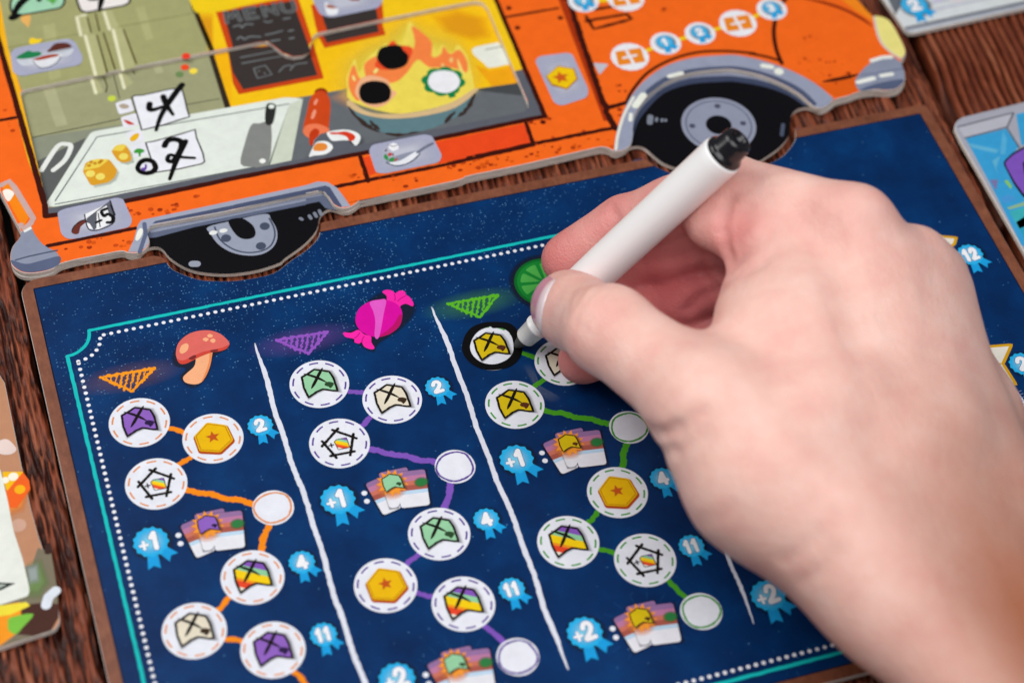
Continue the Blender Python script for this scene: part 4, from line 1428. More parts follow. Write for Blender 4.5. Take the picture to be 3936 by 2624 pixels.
tile('spoon_tile', 'B', [(1035, 1160), (1060, 1115), (1460, 1035), (1520, 1045), (1600, 1200), (1575, 1250), (1160, 1335), (1090, 1330)], [
    ('c', 'B', [(1165, 1250), (1220, 1210), (1330, 1175), (1410, 1160), (1430, 1185), (1380, 1240), (1290, 1275), (1210, 1270)], '#8f94a6', 4),
    ('c', 'B', [(1180, 1255), (1280, 1235), (1400, 1165), (1420, 1190), (1350, 1250), (1250, 1272)], '#e9ebf1', 4.5),
    ('s', 'B', [(1410, 1175), (1460, 1140), (1525, 1105)], ('#6d7285', .9), 5), ('s', 'B', [(1170, 1252), (1250, 1278), (1350, 1250), (1430, 1185)], ('#3f4357', .35), 5.2),
    ('p', 'B', [(1185, 1115), (1225, 1100), (1265, 1112), (1262, 1150), (1220, 1165), (1188, 1145)], '#f0f0f4', 4.4), ('s', 'B', [(1185, 1115), (1225, 1128), (1265, 1112)], ('#3f4357', .25), 5),
    ('c', 'B', [(1150, 1210), (1165, 1185), (1185, 1215), (1175, 1235)], '#2f8f45', 5.2), ('c', 'B', [(1180, 1190), (1200, 1175), (1215, 1190), (1195, 1205)], '#c5382c', 5.3),
    ('c', 'B', [(1190, 1225), (1225, 1210), (1235, 1240), (1200, 1245)], '#2f8f45', 5.4), ('c', 'B', [(1215, 1190), (1225, 1180), (1225, 1205)], '#5c2d25', 5.5),
    ('c', 'B', [(1158, 1165), (1170, 1145), (1172, 1165)], '#5c2d25', 5.5), ('c', 'B', [(1225, 1240), (1255, 1215), (1250, 1235)], '#c5382c', 5.6)], 4.0)
tile('star_tile', 'C', [(512, 470), (545, 435), (760, 408), (800, 420), (925, 690), (915, 750), (720, 815), (660, 795)], [
    ('p', 'C', [(595, 590), (690, 508), (815, 530), (842, 612), (760, 692), (640, 660)], '#a85a12', 4), ('p', 'C', [(602, 588), (692, 514), (808, 534), (832, 608), (757, 682), (646, 650)], '#f2c70d', 4.5)], 4.0)
q = Print('star', truck, T_TOP)
q.add(star(Zt('C', [(712, 598)])[0], 2.7, 1.2, 5), '#cf5f1c', 6)
q.build()
tile('dice_tile', 'B', [(560, -160), (1130, -120), (1145, 10), (1110, 65), (740, 140), (660, 115), (610, 20)], [
    ('c', 'B', [(700, 20), (760, 60), (800, 75), (790, 110), (730, 120), (705, 90)], '#eceef2', 4), ('c', 'B', [(710, 40), (750, 45), (790, 62), (760, 70), (715, 62)], '#a5614a', 4.5),
    ('p', 'B', [(850, -20), (970, -20), (960, 10), (900, 8)], '#8c3326', 4.5)], 3.6)
# upper menu boards
p = Print('menu_board', truck, T_TOP)
p.add(Zt('A', [(1660, 95), (1700, 85), (2230, -20), (2290, -20), (2400, 310), (2330, 428), (2250, 438), (2170, 408), (2110, 360), (2055, 320), (1990, 327), (1750, 374)]), '#cc4516', 2)
p.add(Zt('A', [(1715, 95), (2250, 10), (2390, 400), (2330, 426), (2255, 435), (2175, 405), (2113, 357), (2055, 318), (1990, 325), (1790, 366)]), '#383130', 2.5)
for s in ([(1795, 210), (1840, 195), (1860, 215), (1890, 190), (1945, 190)], [(2030, 165), (2060, 175), (2090, 165)], [(2180, 150), (2230, 140)], [(1825, 305), (1850, 285), (1880, 305), (1920, 285), (2000, 285)], [(2040, 270), (2090, 262), (2170, 240)], [(2220, 240), (2255, 235)], [(2225, 300), (2260, 293)], [(2080, 320), (2150, 308)]):
    p.stroke(smooth(Zt('A', s), False, 4), .55, '#75797b', 3, jit=.25)
glyphs(p, 'MENU', Zt('A', [(2000, 92)])[0], 4.6, 4.6, 1.35, '#75797b', 3.2, adv=5.9)
glyphs(p, 'MENU', Zt('A', [(2000, 92)])[0], 4.6, 4.6, .5, '#383130', 4.2, adv=5.9)
p.build()
p = Print('menu_board', truck, T_TOP)
p.add(Zt('B', [(590, 40), (1130, -60), (1150, 148), (640, 256), (625, 200)]), '#cc4516', 2)
p.add(Zt('B', [(660, 60), (1080, 20), (1108, 152), (715, 238), (690, 170)]), '#383130', 2.3)
p.build()
p = Print('yellow_light_flare', truck, T_TOP)
p.add(smooth(Zt('A', [(1480, 60), (1490, -60), (1900, -80), (1940, 20), (1850, 55), (1700, 90), (1540, 105)]), True, 4), '#f6cf1b', 3.4)
p.build()
# two filled-in boxes at the top
for q, col in (([(90, -20), (480, -60), (500, 20), (470, 65), (110, 130), (75, 60)], '#a2d3b2'), ([(575, -30), (990, -60), (1000, 20), (960, 45), (660, 100), (620, 85)], '#f0e9e6')):
    p = Print('number_box', truck, T_TOP)
    v = round_poly(Zt('A', q), 3, 5)
    p.add(v, col, 3)
    p.stroke(dense(v + [v[0]], .8), .7, '#2b2a24', 3.6)
    p.build()
p = Print('herb_leaf', truck, T_TOP)
p.add(smooth(Zt('A', [(355, -20), (450, -20), (420, 20), (405, 38), (385, 15), (360, 5)]), True, 3), '#57a643', 4.5)
p.build()
ink('A', [[(240, -40), (150, 40), (95, 140)], [(95, 140), (150, 120)]], z=T_TOP, wd=2.2)
ink('A', [[(300, -20), (302, 8)]], z=T_TOP, wd=2.0)
ink('A', [[(785, -20), (775, 30), (762, 85)], [(690, -8), (740, 0)]], z=T_TOP, wd=1.6)

# body lines, rivets and rust spots
p = Print('body_line', truck, T_TOP)
def seam(zone, pts, wd=.9, col=INK, L=2, jit=.2):
    p.stroke(dense(Zt(zone, pts), 1.5), wd * 1.25, col, L, jit=jit, seed=len(p.v))
# frame round the kitchen window
fw = Zt('A', [(-130, -100), (345, 1575)]) + Zt('E', [(350, 462), (440, 452), (1000, 340)]) + Zt('B', [(0, 1372), (1550, 1068), (2390, 895)]) + Zt('B', [(2000, -30)])
p.stroke(dense(fw[:2], 2), 1.7, INK, 2, jit=.1)
p.stroke(dense([fw[1], fw[2]], 2), 1.7, INK, 2.2)
p.stroke(dense(fw[2:5], 2), 1.7, INK, 2.4, jit=.1)
p.stroke(dense(fw[4:8], 2), 1.7, INK, 2.6, jit=.1)
p.stroke(dense(fw[7:9], 2), 1.5, INK, 2.8, jit=.1)
seam('E', [(365, 690), (450, 675), (1040, 555)], 1.0)
seam('B', [(785, 1435), (1540, 1285), (2300, 1115)], 1.1)
seam('C', [(0, 1215), (510, 1105), (1110, 985)], 1.1)
seam('B', [(2300, 1110), (2245, 950)], 1.0)
seam('B', [(970, 1205), (1030, 1395)], 1.0)
seam('C', [(285, 135), (690, 65)], .7)
seam('C', [(720, -20), (770, 0), (1035, 790), (1070, 830), (1060, 860), (1130, 990)], 1.5)
seam('C', [(1070, 830), (1180, 800), (1215, 790)], 1.2)
seam('A', [(0, 925), (120, 905)], .9)
p.add(Zt('C', [(690, -10), (745, -10), (1090, 930), (1040, 930), (1015, 860)]), '#a8330c', 1.4)
p.add(Zt('B', [(1540, 1095), (2240, 950), (2300, 1110), (1570, 1260)]), ORANGE_D, 1.4)
p.add(Zt('B', [(985, 1215), (1040, 1200), (1090, 1330), (1040, 1350)]), ORANGE_D, 1.4)
for s in ([(905, 130), (965, 225), (1255, 150), (1215, 110), (905, 165)], [(920, 80), (1140, 50)]):
    seam('C', s, .9)
p.stroke(smooth(Zt('C', [(1215, 790), (1260, 700), (1380, 560), (1560, 460), (1760, 405), (1980, 395), (2200, 412)]), False, 6), 1.0, INK, 2.1)
p.stroke(smooth(Zt('D', [(240, 412), (380, 440), (490, 475)]), False, 6), 1.0, INK, 2.5)
p.stroke(smooth(Zt('D', [(530, -20), (470, 60), (435, 180), (430, 280), (450, 390), (490, 490)]), False, 6), 1.3, INK, 2.9)
p.stroke(smooth(Zt('D', [(660, -10), (820, 25), (980, 80), (1110, 150), (1185, 205)]), False, 6), 1.1, '#7d1c08', 2.9, taper=.3)
p.stroke(smooth(Zt('D', [(800, 632), (950, 605), (1080, 575)]), False, 5), 1.4, INK, 2.9, taper=.4)
p.add(Zt('D', [(1070, 0), (1020, -40), (900, -40), (1050, 80), (1195, 170), (1190, 130), (1140, 80)]), '#fb8a1c', 1.6)
p.add(smooth(Zt('D', [(700, 620), (800, 650), (1060, 600), (1090, 690), (910, 742)]), True, 2), '#e65f14', 1.5)
p.build()
def inside(q, poly, margin):
    def hit(x, y):
        c = False
        for (x0, y0), (x1, y1) in zip(poly, poly[1:] + poly[:1]):
            if (y0 > y) != (y1 > y) and x < (x1 - x0) * (y - y0) / (y1 - y0) + x0:
                c = not c
        return c
    return all(hit(q[0] + margin * u, q[1] + margin * v) for u, v in ((0, 0), (1, 0), (-1, 0), (0, 1), (0, -1)))


rs = random.Random(4)
p = Print('rust_spot', truck, T_TOP)
spots = [('E', 1050, 425, 9, 60, 30), ('E', 1240, 420, 6, 60, 25), ('E', 900, 650, 12, 150, 50), ('E', 700, 670, 5, 50, 20), ('E', 1340, 375, 3, 30, 15), ('F', 920, 150, 6, 50, 20), ('F', 1320, 190, 7, 90, 40), ('F', 1850, 90, 14, 130, 40),
         ('C', 100, 1260, 14, 130, 40), ('C', 350, 1220, 10, 100, 40), ('C', 700, 1130, 16, 180, 40), ('C', 900, 1080, 10, 120, 40), ('D', 680, 290, 4, 40, 20), ('D', 820, 480, 12, 130, 50), ('D', 900, 560, 7, 80, 40), ('C', 1180, 690, 4, 35, 20), ('C', 1500, 80, 3, 30, 20), ('C', 580, 950, 4, 40, 20), ('A', 40, 850, 1, 4, 4), ('A', 75, 975, 3, 20, 25), ('A', 1520, 1510, 2, 20, 8), ('B', 1950, 1270, 9, 150, 40), ('C', 1150, 880, 4, 30, 20)]
for zn, x, y, n, sx, sy in spots:
    for _ in range(n):
        q = Zt(zn, [(x + rs.gauss(0, sx * 1.05), y + rs.gauss(0, sy * .8))])[0]
        r = rs.uniform(.25, .85)
        if not inside(q, top_outline, 1.6) or inside(q, window, 0):
            continue
        p.add(circ(q, r, 9, r * rs.uniform(.6, 1)), rs.choice(['#c94a14', '#d8560f', '#b8400e', '#9a300c']), 2 + rs.random() * .3)
for zn, q in (('C', (312, 65)), ('C', (378, 216)), ('C', (708, 140)), ('C', (574, 940))):
    p.add(circ(Zt(zn, [q])[0], .9, 12), '#5a1608', 2.6)
p.build()['kind'] = 'stuff'

# bumpers, lamps and mudguards on the upper layer
p = Print('bumper', truck, T_TOP)
p.add(smooth(Zt('E', [(170, 580), (235, 540), (260, 590), (330, 680), (440, 745), (460, 820), (410, 858), (330, 883), (230, 895), (155, 880), (95, 832), (85, 760), (104, 692), (152, 632)]), True, 3), '#8c93a8', 3)
p.add(smooth(Zt('E', [(90, 800), (200, 830), (330, 800), (455, 770), (462, 820), (410, 858), (330, 883), (230, 895), (155, 880), (97, 835)]), True, 3), '#5a6480', 3.4)
p.stroke(smooth(Zt('E', [(120, 800), (230, 770), (440, 725)]), False, 4), .5, '#4d566e', 3.8)
p.add(Zt('E', [(178, 575), (238, 542), (245, 560), (190, 590)]), '#e9ebe6', 3.9)
p.build()
p = Print('tail_lamp', truck, T_TOP)
p.stroke(Zt('E', [(10, 225), (70, 193), (110, 240), (225, 430), (255, 480), (235, 520), (180, 560), (160, 530)]), 1.7, '#c9a8a2', 3, closed=False)
p.add(smooth(Zt('E', [(20, 240), (70, 205), (150, 320), (220, 445), (205, 500), (160, 520)]), True, 2), '#fb8712', 2.5)
p.add(smooth(Zt('E', [(20, 275), (60, 255), (105, 280), (100, 310), (60, 350)]), True, 3), '#f6f1e4', 3.6)
p.build()
p = Print('bumper', truck, T_TOP)
p.add(smooth(Zt('D', [(1055, 640), (1070, 590), (1140, 510), (1230, 455), (1330, 435), (1395, 475), (1420, 522), (1433, 580), (1420, 638), (1374, 678), (1290, 693), (1200, 687), (1090, 700)]), True, 3), '#8c93a8', 3)
p.add(smooth(Zt('D', [(1080, 700), (1200, 650), (1425, 610), (1374, 678), (1290, 693), (1200, 687)]), True, 3), '#56607c', 3.4)
p.stroke(smooth(Zt('D', [(1100, 580), (1250, 560), (1420, 530)]), False, 4), .5, '#6b738c', 3.8)
for s, wd in (([(1075, 635), (1195, 605)], 1.6), ([(1255, 585), (1335, 572)], 1.5), ([(1180, 470), (1260, 445), (1330, 440)], 1.4)):
    p.stroke(Zt('D', s), wd, '#eef0e8', 4)
p.build()
p = Print('head_lamp', truck, T_TOP)
p.add(smooth(Zt('D', [(1197, 135), (1225, 127), (1290, 145), (1342, 197), (1420, 345), (1436, 410), (1400, 448), (1320, 405), (1250, 320), (1215, 220)]), True, 3), '#efe487', 3.4)
p.stroke(smooth(Zt('D', [(1200, 135), (1220, 240), (1255, 330), (1320, 400), (1400, 450)]), False, 4), .8, '#d8cbc0', 3.9)
p.build()
p = Print('mudguard', truck, T_TOP)
g1 = Zt('E', [(985, 738), (1030, 640), (1060, 530), (1085, 495), (1110, 488), (2352, 225)]) + Zt('F', [(640, 197), (720, 202), (790, 245), (840, 310), (895, 388), (815, 394), (764, 367), (733, 318), (692, 273), (640, 265), (250, 350)]) + Zt('E', [(1700, 430), (1200, 522), (1148, 543), (1128, 580), (1137, 620), (1145, 660), (1118, 708), (1060, 738)])
p.add(g1, '#a2a7ba', 3)
p.add(Zt('E', [(1170, 520), (1195, 500), (2352, 265), (2352, 292), (1700, 428), (1200, 518)]), '#4b5470', 3.5)
p.add(Zt('F', [(0, 375), (700, 228), (735, 240), (830, 388), (815, 394), (764, 367), (733, 318), (692, 273), (640, 265), (0, 398)]), '#4b5470', 3.75)
p.add(smooth(Zt('E', [(1040, 640), (1060, 575), (1085, 555), (1100, 575), (1085, 620), (1060, 650)]), True, 3), '#eef0e4', 4)
p.stroke(Zt('E', [(1110, 520), (1120, 600), (1075, 735)]), 1.2, '#5e6884', 3.6)
p.build()
p = Print('mudguard', truck, T_TOP)
mo = Zt('C', [(1118, 1165), (1135, 1040), (1180, 890), (1260, 730), (1380, 600), (1540, 500), (1740, 445), (1950, 428)]) + Zt('D', [(150, 428), (350, 470), (560, 545), (740, 640), (890, 760)])
mi_ = Zt('D', [(858, 798), (800, 828), (741, 820), (692, 780), (622, 720), (502, 650), (332, 580), (152, 540)]) + Zt('C', [(1950, 533), (1700, 563), (1520, 633), (1373, 738), (1288, 858), (1264, 960), (1263, 1040), (1246, 1110), (1198, 1148), (1130, 1163)])
p.add(smooth(mo, False, 3) + smooth(mi_, False, 3), '#989eb4', 3)
md = Zt('D', [(741, 820), (692, 780), (622, 720), (502, 650), (332, 580), (152, 540)]) + Zt('C', [(1950, 533), (1700, 563), (1520, 633), (1373, 738)])
md2 = Zt('C', [(1360, 700), (1500, 600), (1700, 535), (1950, 512)]) + Zt('D', [(152, 515), (332, 552), (520, 620), (660, 700), (760, 800)])
p.add(smooth(md, False, 3) + smooth(md2, False, 3), '#4f5872', 3.5)
for s, wd in (([(1545, 590), (1640, 565)], 1.5), ([(1285, 815), (1345, 735)], 2.2), ([(2265, 508), (2330, 518)], 1.8), ([(1245, 925), (1250, 880)], 1.2)):
    p.stroke(Zt('C', s), wd, '#eef0e4', 4)
p.add(circ(Zt('D', [(467, 552)])[0], 1.5, 14), '#eef0e4', 4)
p.stroke(smooth(Zt('C', [(1135, 1150), (1150, 1040), (1195, 890), (1270, 750)]), False, 4), .9, '#e6e6da', 3.8)
p.build()

# bonus track: white discs with ribbons or orange tokens, joined by a yellow line
trk = [('C', 1242, 440, 'o'), ('C', 1517, 337, '1'), ('C', 1782, 260, '2'), ('C', 2073, 182, 'o'), ('D', 413, 75, '3')]
cs = [Zt(zn, [(x, y)])[0] for zn, x, y, _ in trk]
p = Print('track_line', truck, T_TOP)
for a, b in zip(cs, cs[1:]):
    p.stroke([a, b], 1.3, '#f7cf12', 3 + .3 * (a[0] % 2))
tk = [Zt('C', [(885, 15)])[0], Zt('C', [(1210, -10)])[0]]
p.stroke(tk, 2.0, '#f7cf12', 3.5)
p.build()
for c, (zn, x, y, k) in list(zip(cs, trk)) + [(tk[0], (0, 0, 0, '7')), (tk[1], (0, 0, 0, 'o'))]:
    p = Print('track_disc', truck, T_TOP)
    R = 6.05 if k == 'o' else 4.95
    p.add(round_poly(star(c, R, R * .95, 18), .4, 2), '#eeeef3', 4)
    if k == 'o':
        p.add([(c[0] + u * 4.6, c[1] + v * 3.2) for u, v in ((-1, -.85), (.85, -1), (1, .9), (-.8, 1))], '#f08a1e', 4.6)
        p.stroke([(c[0] - .15, c[1] + 2.9), (c[0] + .15, c[1] - 3.0)], 1.0, '#eeeef3', 5)
        p.stroke([(c[0] - 2.1, c[1]), (c[0] + 2.1, c[1] + .2)], .9, '#eeeef3', 5.6)
    o = p.build()
    if k != 'o':
        badge((c[0], c[1] + .6), 2.9, k, truck, T_TOP, 5)
p = Print('arrow_mark', truck, T_TOP)
p.add(round_poly(Zt('C', [(960, 485), (1080, 495), (1010, 578)]), .6), '#c2c3d0', 3)
p.build()

# ------------------------------------------------------------------ neighbouring boards and card
lb = thing('player_tile', (-170, 0, T_TABLE), 'colourful game tile with orange dice and white card beside the score board frame', 'game tile')
ar = px([(18, 1470), (120, 1960), (195, 2200), (228, 2360), (222, 2400), (195, 2424), (100, 2455), (0, 2490)], T_BOARD)
left_out = ar[:-1] + [ar[-1], (-215, -62), (-215, 40), (-150, 34)]
slab('card_stock', smooth(ar, False, 3) + [(-212, -62.5), (-212, 38), (-138.5, 33)], T_TABLE + .05, T_BOARD, paint('#c08a69'), chip_mat(), lb)
s1 = 1 / 1.473


def zl(pts):
    return px([(x * s1, 1560 + y * s1) for x, y in pts], T_BOARD)


p = Print('tabletop_scene', lb, T_BOARD)
p.add(zl([(-500, 1000), (180, 900), (215, 800), (290, 830), (325, 1040), (330, 1190), (290, 1270), (200, 1300), (-500, 1520)]), '#7d7460', 1)
p.add(zl([(100, 1130), (250, 1110), (332, 1120), (332, 1195), (290, 1268), (190, 1300), (90, 1290)]), '#4a2a22', 1.5)
p.fade(zl([(-10, 500), (130, 345), (178, 470), (140, 600), (0, 660)]), '#f08a2c', 1.2, .9, .5)
p.add(zl([(-500, 1100), (0, 1130), (110, 1108), (120, 1170), (90, 1290), (0, 1355), (-500, 1500)]), '#fb9a1c', 2)
p.add(zl([(-300, 1150), (30, 1125), (150, 1108), (170, 1130), (60, 1180), (-300, 1230)]), '#f3e03c', 2.4)
p.add(smooth(zl([(45, 1230), (60, 1195), (190, 1175), (130, 1250), (90, 1290), (50, 1270)]), True, 3), '#7cc142', 2.8)
p.fade(zl([(150, 880), (240, 850), (290, 1000), (230, 1100), (120, 1100)]), '#6f8f4a', 1.8, .8, .4)
p.fade(zl([(140, 900), (220, 880), (230, 1000), (160, 1020)]), '#aab4b4', 2.0, .7, .4)
p.stroke(zl([(262, 1125), (275, 1080), (315, 1045)]), 2.6, '#dfe5ee', 3)
p.add(smooth(zl([(255, 790), (285, 775), (290, 830), (255, 835)]), True, 3), '#3a221c', 2)
p.build()
p = Print('dice_picture', lb, T_BOARD)
p.add(zl([(20, 375), (130, 375), (165, 420), (172, 470), (95, 575), (55, 575), (35, 480)]), '#f4641f', 3)
p.add(zl([(15, 372), (132, 372), (40, 480), (20, 430)]), '#f6bd0c', 3.4)
for q, col, r in (((75, 400), '#fbf3df', 1.3), ((113, 472), '#f8b413', 1.4), ((30, 420), '#fbf3df', 1.0)):
    p.add(circ(zl([q])[0], r, 14), col, 3.9)
p.build()
p = Print('garlic_picture', lb, T_BOARD)
p.add(smooth(zl([(-40, 230), (0, 195), (45, 190), (90, 235), (85, 260), (50, 275), (0, 270)]), True, 4), '#e9d3cb', 3)
p.build()
for q, r, col in (((105, 675), 2.0, '#d0a48e'),):
    p = Print('crumb_picture', lb, T_BOARD)
    p.add(circ(zl([q])[0], r, 16), col, 2)
    p.build()
p = Print('white_card', lb, T_BOARD)
p.add(round_poly(zl([(-400, 280), (0, 350), (45, 540), (75, 700), (130, 870), (168, 1040), (160, 1075), (0, 1125), (-400, 1200)]), 1.2), '#e8ebe2', 4)
p.add(zl([(-60, 1000), (0, 998), (90, 1002), (0, 1045), (-60, 1060)]), '#2a332f', 4.5)
p.add(zl([(-60, 1012), (0, 1008), (40, 1010), (0, 1030), (-60, 1040)]), '#a9b2a8', 5)
p.build()

gb = thing('game_board', (185, 110, T_TABLE), 'pale grey game board corner with a blue number 2 ribbon on grooved wood', 'game board')
gout = px([(3395, 0), (3440, 60), (3470, 105), (3480, 115), (3500, 118)], T_BOARD)
gpoly = px([(3405, 10), (3445, 65), (3478, 115), (3495, 126), (3515, 126), (3700, 85), (3936, 32), (4200, -30)], T_BOARD) + [(262, 92), (262, 170), (150, 170)]
slab('card_stock', gpoly, T_TABLE + .05, T_BOARD, paint('#d9dee0'), chip_mat(), gb)
c4 = lambda pts: px([(3348 + x / 4, y / 4) for x, y in pts], T_BOARD)
p = Print('grey_border', gb, T_BOARD)
p.add(c4([(520, 432), (2352, 45), (3200, -140), (3200, -30), (2352, 120), (560, 500), (520, 480)]), '#a9adb8', 1)
p.add(c4([(505, 425), (2352, 20), (3200, -165), (3200, -120), (2352, 65), (540, 455)]), '#6a6f78', 1.4)
p.add(c4([(230, -60), (480, -60), (440, 130), (380, 240)]), '#686c74', 1.2)
for dy in (0, 110, 190):
    p.add(c4([(900, 150 - dy), (3000, -300 - dy), (3000, -260 - dy), (900, 190 - dy)]), '#c3c6d2', 1.2)
p.build()
p = Print('purple_lettering', gb, T_BOARD)
p.add(smooth(c4([(930, -40), (1010, -60), (1130, -40), (1080, 30), (980, 40)]), True, 4), '#c8c3dc', 2)
p.add(smooth(c4([(1180, -60), (1500, -60), (1420, 10), (1280, 40)]), True, 4), '#dcd3da', 2)
p.build()
badge(c4([(665, 85)])[0], 4.6, '2', gb, T_BOARD)

cd = thing('game_card', (190, 20, T_TABLE), 'game card with blue stained glass window and purple shield on grooved wood', 'card')
card = px([(3682, 462), (3672, 475), (3668, 492), (3690, 540), (3760, 660), (3860, 835), (3936, 968), (4000, 1080)], T_BOARD)
cpoly = card + [(172, -40), (245, -40), (245, 52)] + px([(3936, 392), (3700, 450)], T_BOARD)
slab('card_stock', cpoly, T_TABLE + .05, T_BOARD, paint('#a9aab6'), chip_mat(), cd, bevel=.2)


def zr(pts):
    return px([(3640 + x * .5103, 380 + y * .5103) for x, y in pts], T_BOARD)


p = Print('stained_glass', cd, T_BOARD)
p.add(zr([(85, 212), (440, 115), (500, 112), (450, 215), (135, 295)]), '#b9bac5', 1)
p.stroke(zr([(85, 212), (440, 120), (500, 108)]), .5, '#55565f', 1.6)
p.stroke(zr([(450, 215), (135, 297)]), .5, '#55565f', 1.6)
p.stroke(zr([(500, 112), (450, 218), (545, 370)]), .5, '#55565f', 1.9)
p.add(zr([(140, 300), (445, 225), (540, 365), (425, 490), (500, 640), (590, 760), (900, 1300), (560, 1100), (330, 650)]), '#3aa0d6', 1.3)
p.add(zr([(520, 118), (900, 20), (900, 330), (560, 350)]), '#3aa0d6', 1.3)
for q, col in (([(160, 335), (390, 385), (370, 410), (190, 370)], '#63b4d8'), ([(420, 240), (450, 300), (440, 420), (400, 420)], '#57b0da'), ([(340, 470), (400, 430), (370, 520), (390, 580)], '#62b5d6'),
               ([(320, 610), (385, 610), (370, 690)], '#7a78a8'), ([(430, 620), (455, 610), (490, 660), (480, 680)], '#8cc95a'), ([(400, 740), (480, 720), (520, 760), (430, 790)], '#4a9ad8'),
               ([(450, 820), (600, 770), (640, 790), (470, 835)], '#8fb58e'), ([(470, 850), (640, 800), (640, 940), (540, 980)], '#3fb0b8'), ([(520, 930), (640, 850), (700, 1150), (600, 1080)], '#2fa0c0')):
    p.add(zr(q), col, 1.9)
p.build()
p = Print('purple_shield', cd, T_BOARD)
sh = zr([(418, 480), (490, 410), (580, 360), (760, 290), (900, 700), (760, 860), (575, 745), (500, 640)])
p.add(round_poly(sh, 1.5), '#16141c', 2.4)
p.add(round_poly(zr([(432, 485), (495, 425), (590, 372), (750, 310), (880, 690), (760, 840), (580, 722), (512, 630)]), 1.5), '#7f55bb', 2.9)
p.add(zr([(570, 480), (640, 460), (660, 600), (580, 560)]), '#16141c', 3.4)
p.build()

# ------------------------------------------------------------------ dry-erase marker
TIP = P3(1982, 1332, .35)
END = P3(2778, 595, 72.0)
AX = (END - TIP) / np.linalg.norm(END - TIP)
PL = float(np.linalg.norm(END - TIP))


def lathe(name, prof, mat, parent, seg=48):
    """profile (distance along the axis from the nib in mm, radius in mm)"""
    a = np.cross(AX, [0, 0, 1.0])
    a /= np.linalg.norm(a)
    b = np.cross(AX, a)
    off = np.array(parent.location) / MM
    v, f = [], []
    for d, r in prof:
        c = TIP + AX * d
        for i in range(seg):
            t = 2 * math.pi * i / seg
            v.append(tuple((c + (a * math.cos(t) + b * math.sin(t)) * r - off) * MM))
    for k in range(len(prof) - 1):
        for i in range(seg):
            j = (i + 1) % seg
            f.append((k * seg + i, k * seg + j, (k + 1) * seg + j, (k + 1) * seg + i))
    f.append(tuple(range(seg))[::-1])
    f.append(tuple((len(prof) - 1) * seg + i for i in range(seg)))
    me = bpy.data.meshes.new(name)
    me.from_pydata(v, [], f)
    bm = bmesh.new()
    bm.from_mesh(me)
    bmesh.ops.recalc_face_normals(bm, faces=bm.faces)
    bm.to_mesh(me)
    bm.free()
    for pl in me.polygons:
        pl.use_smooth = True
    return link(name, me, parent, (mat,))


def plastic(name, col, rough, bump=.0):
    N = Nodes(name)
    N.b.inputs['Base Color'].default_value = (*[min(.9, q) for q in lin(col)], 1)
    N.b.inputs['Roughness'].default_value = rough
    f = N.noise(900, 3, .6)
    N.bump(f, .04, .0003)
    return N.m


marker = thing('marker', tuple(TIP), 'white dry erase marker with black end plug held over the score board', 'marker')
WHITE, BLACKP = plastic('white_barrel_plastic', '#f4f6fb', .34), plastic('black_plug_plastic', '#15151a', .22)
N = Nodes('ink_soaked_felt')
N.b.inputs['Base Color'].default_value = (.06, .06, .064, 1)
N.b.inputs['Roughness'].default_value = .9
ft = N.noise(2600, 4, .7)
N.bump(ft, .8, .0004)
FELT = N.m
lathe('nib', [(0.0, .5), (.4, .85), (1.5, 1.35), (3.0, 1.75), (4.3, 1.95), (6.5, 1.95)], FELT, marker)
lathe('nib_collar', [(4.1, 1.9), (4.15, 2.6), (4.6, 2.9), (9.4, 3.2), (9.5, 3.5), (10.1, 3.55), (10.2, 3.3), (14.4, 3.75), (14.6, 4.3), (15.2, 4.3), (15.4, 3.6)], WHITE, marker)
lathe('barrel', [(15.0, 3.2), (15.05, 4.75), (15.5, 5.05), (20, 5.25), (40, 5.45), (PL - 3, 5.62), (PL - .6, 5.62), (PL, 5.45), (PL + .05, 4.9)], WHITE, marker)
lathe('end_plug', [(PL - 1.0, 4.6), (PL + .25, 5.2), (PL + .9, 5.2), (PL + 1.3, 5.0), (PL + 1.7, 4.5), (PL + 2.2, 4.25), (PL + 5.4, 4.1), (PL + 6.3, 3.7), (PL + 6.7, 2.8), (PL + 6.2, 2.3), (PL + 5.0, 2.1), (PL + 4.9, 1.0)], BLACKP, marker)

# ------------------------------------------------------------------ right hand holding the marker
def J(x, y, z):
    return P3(x, y, z)


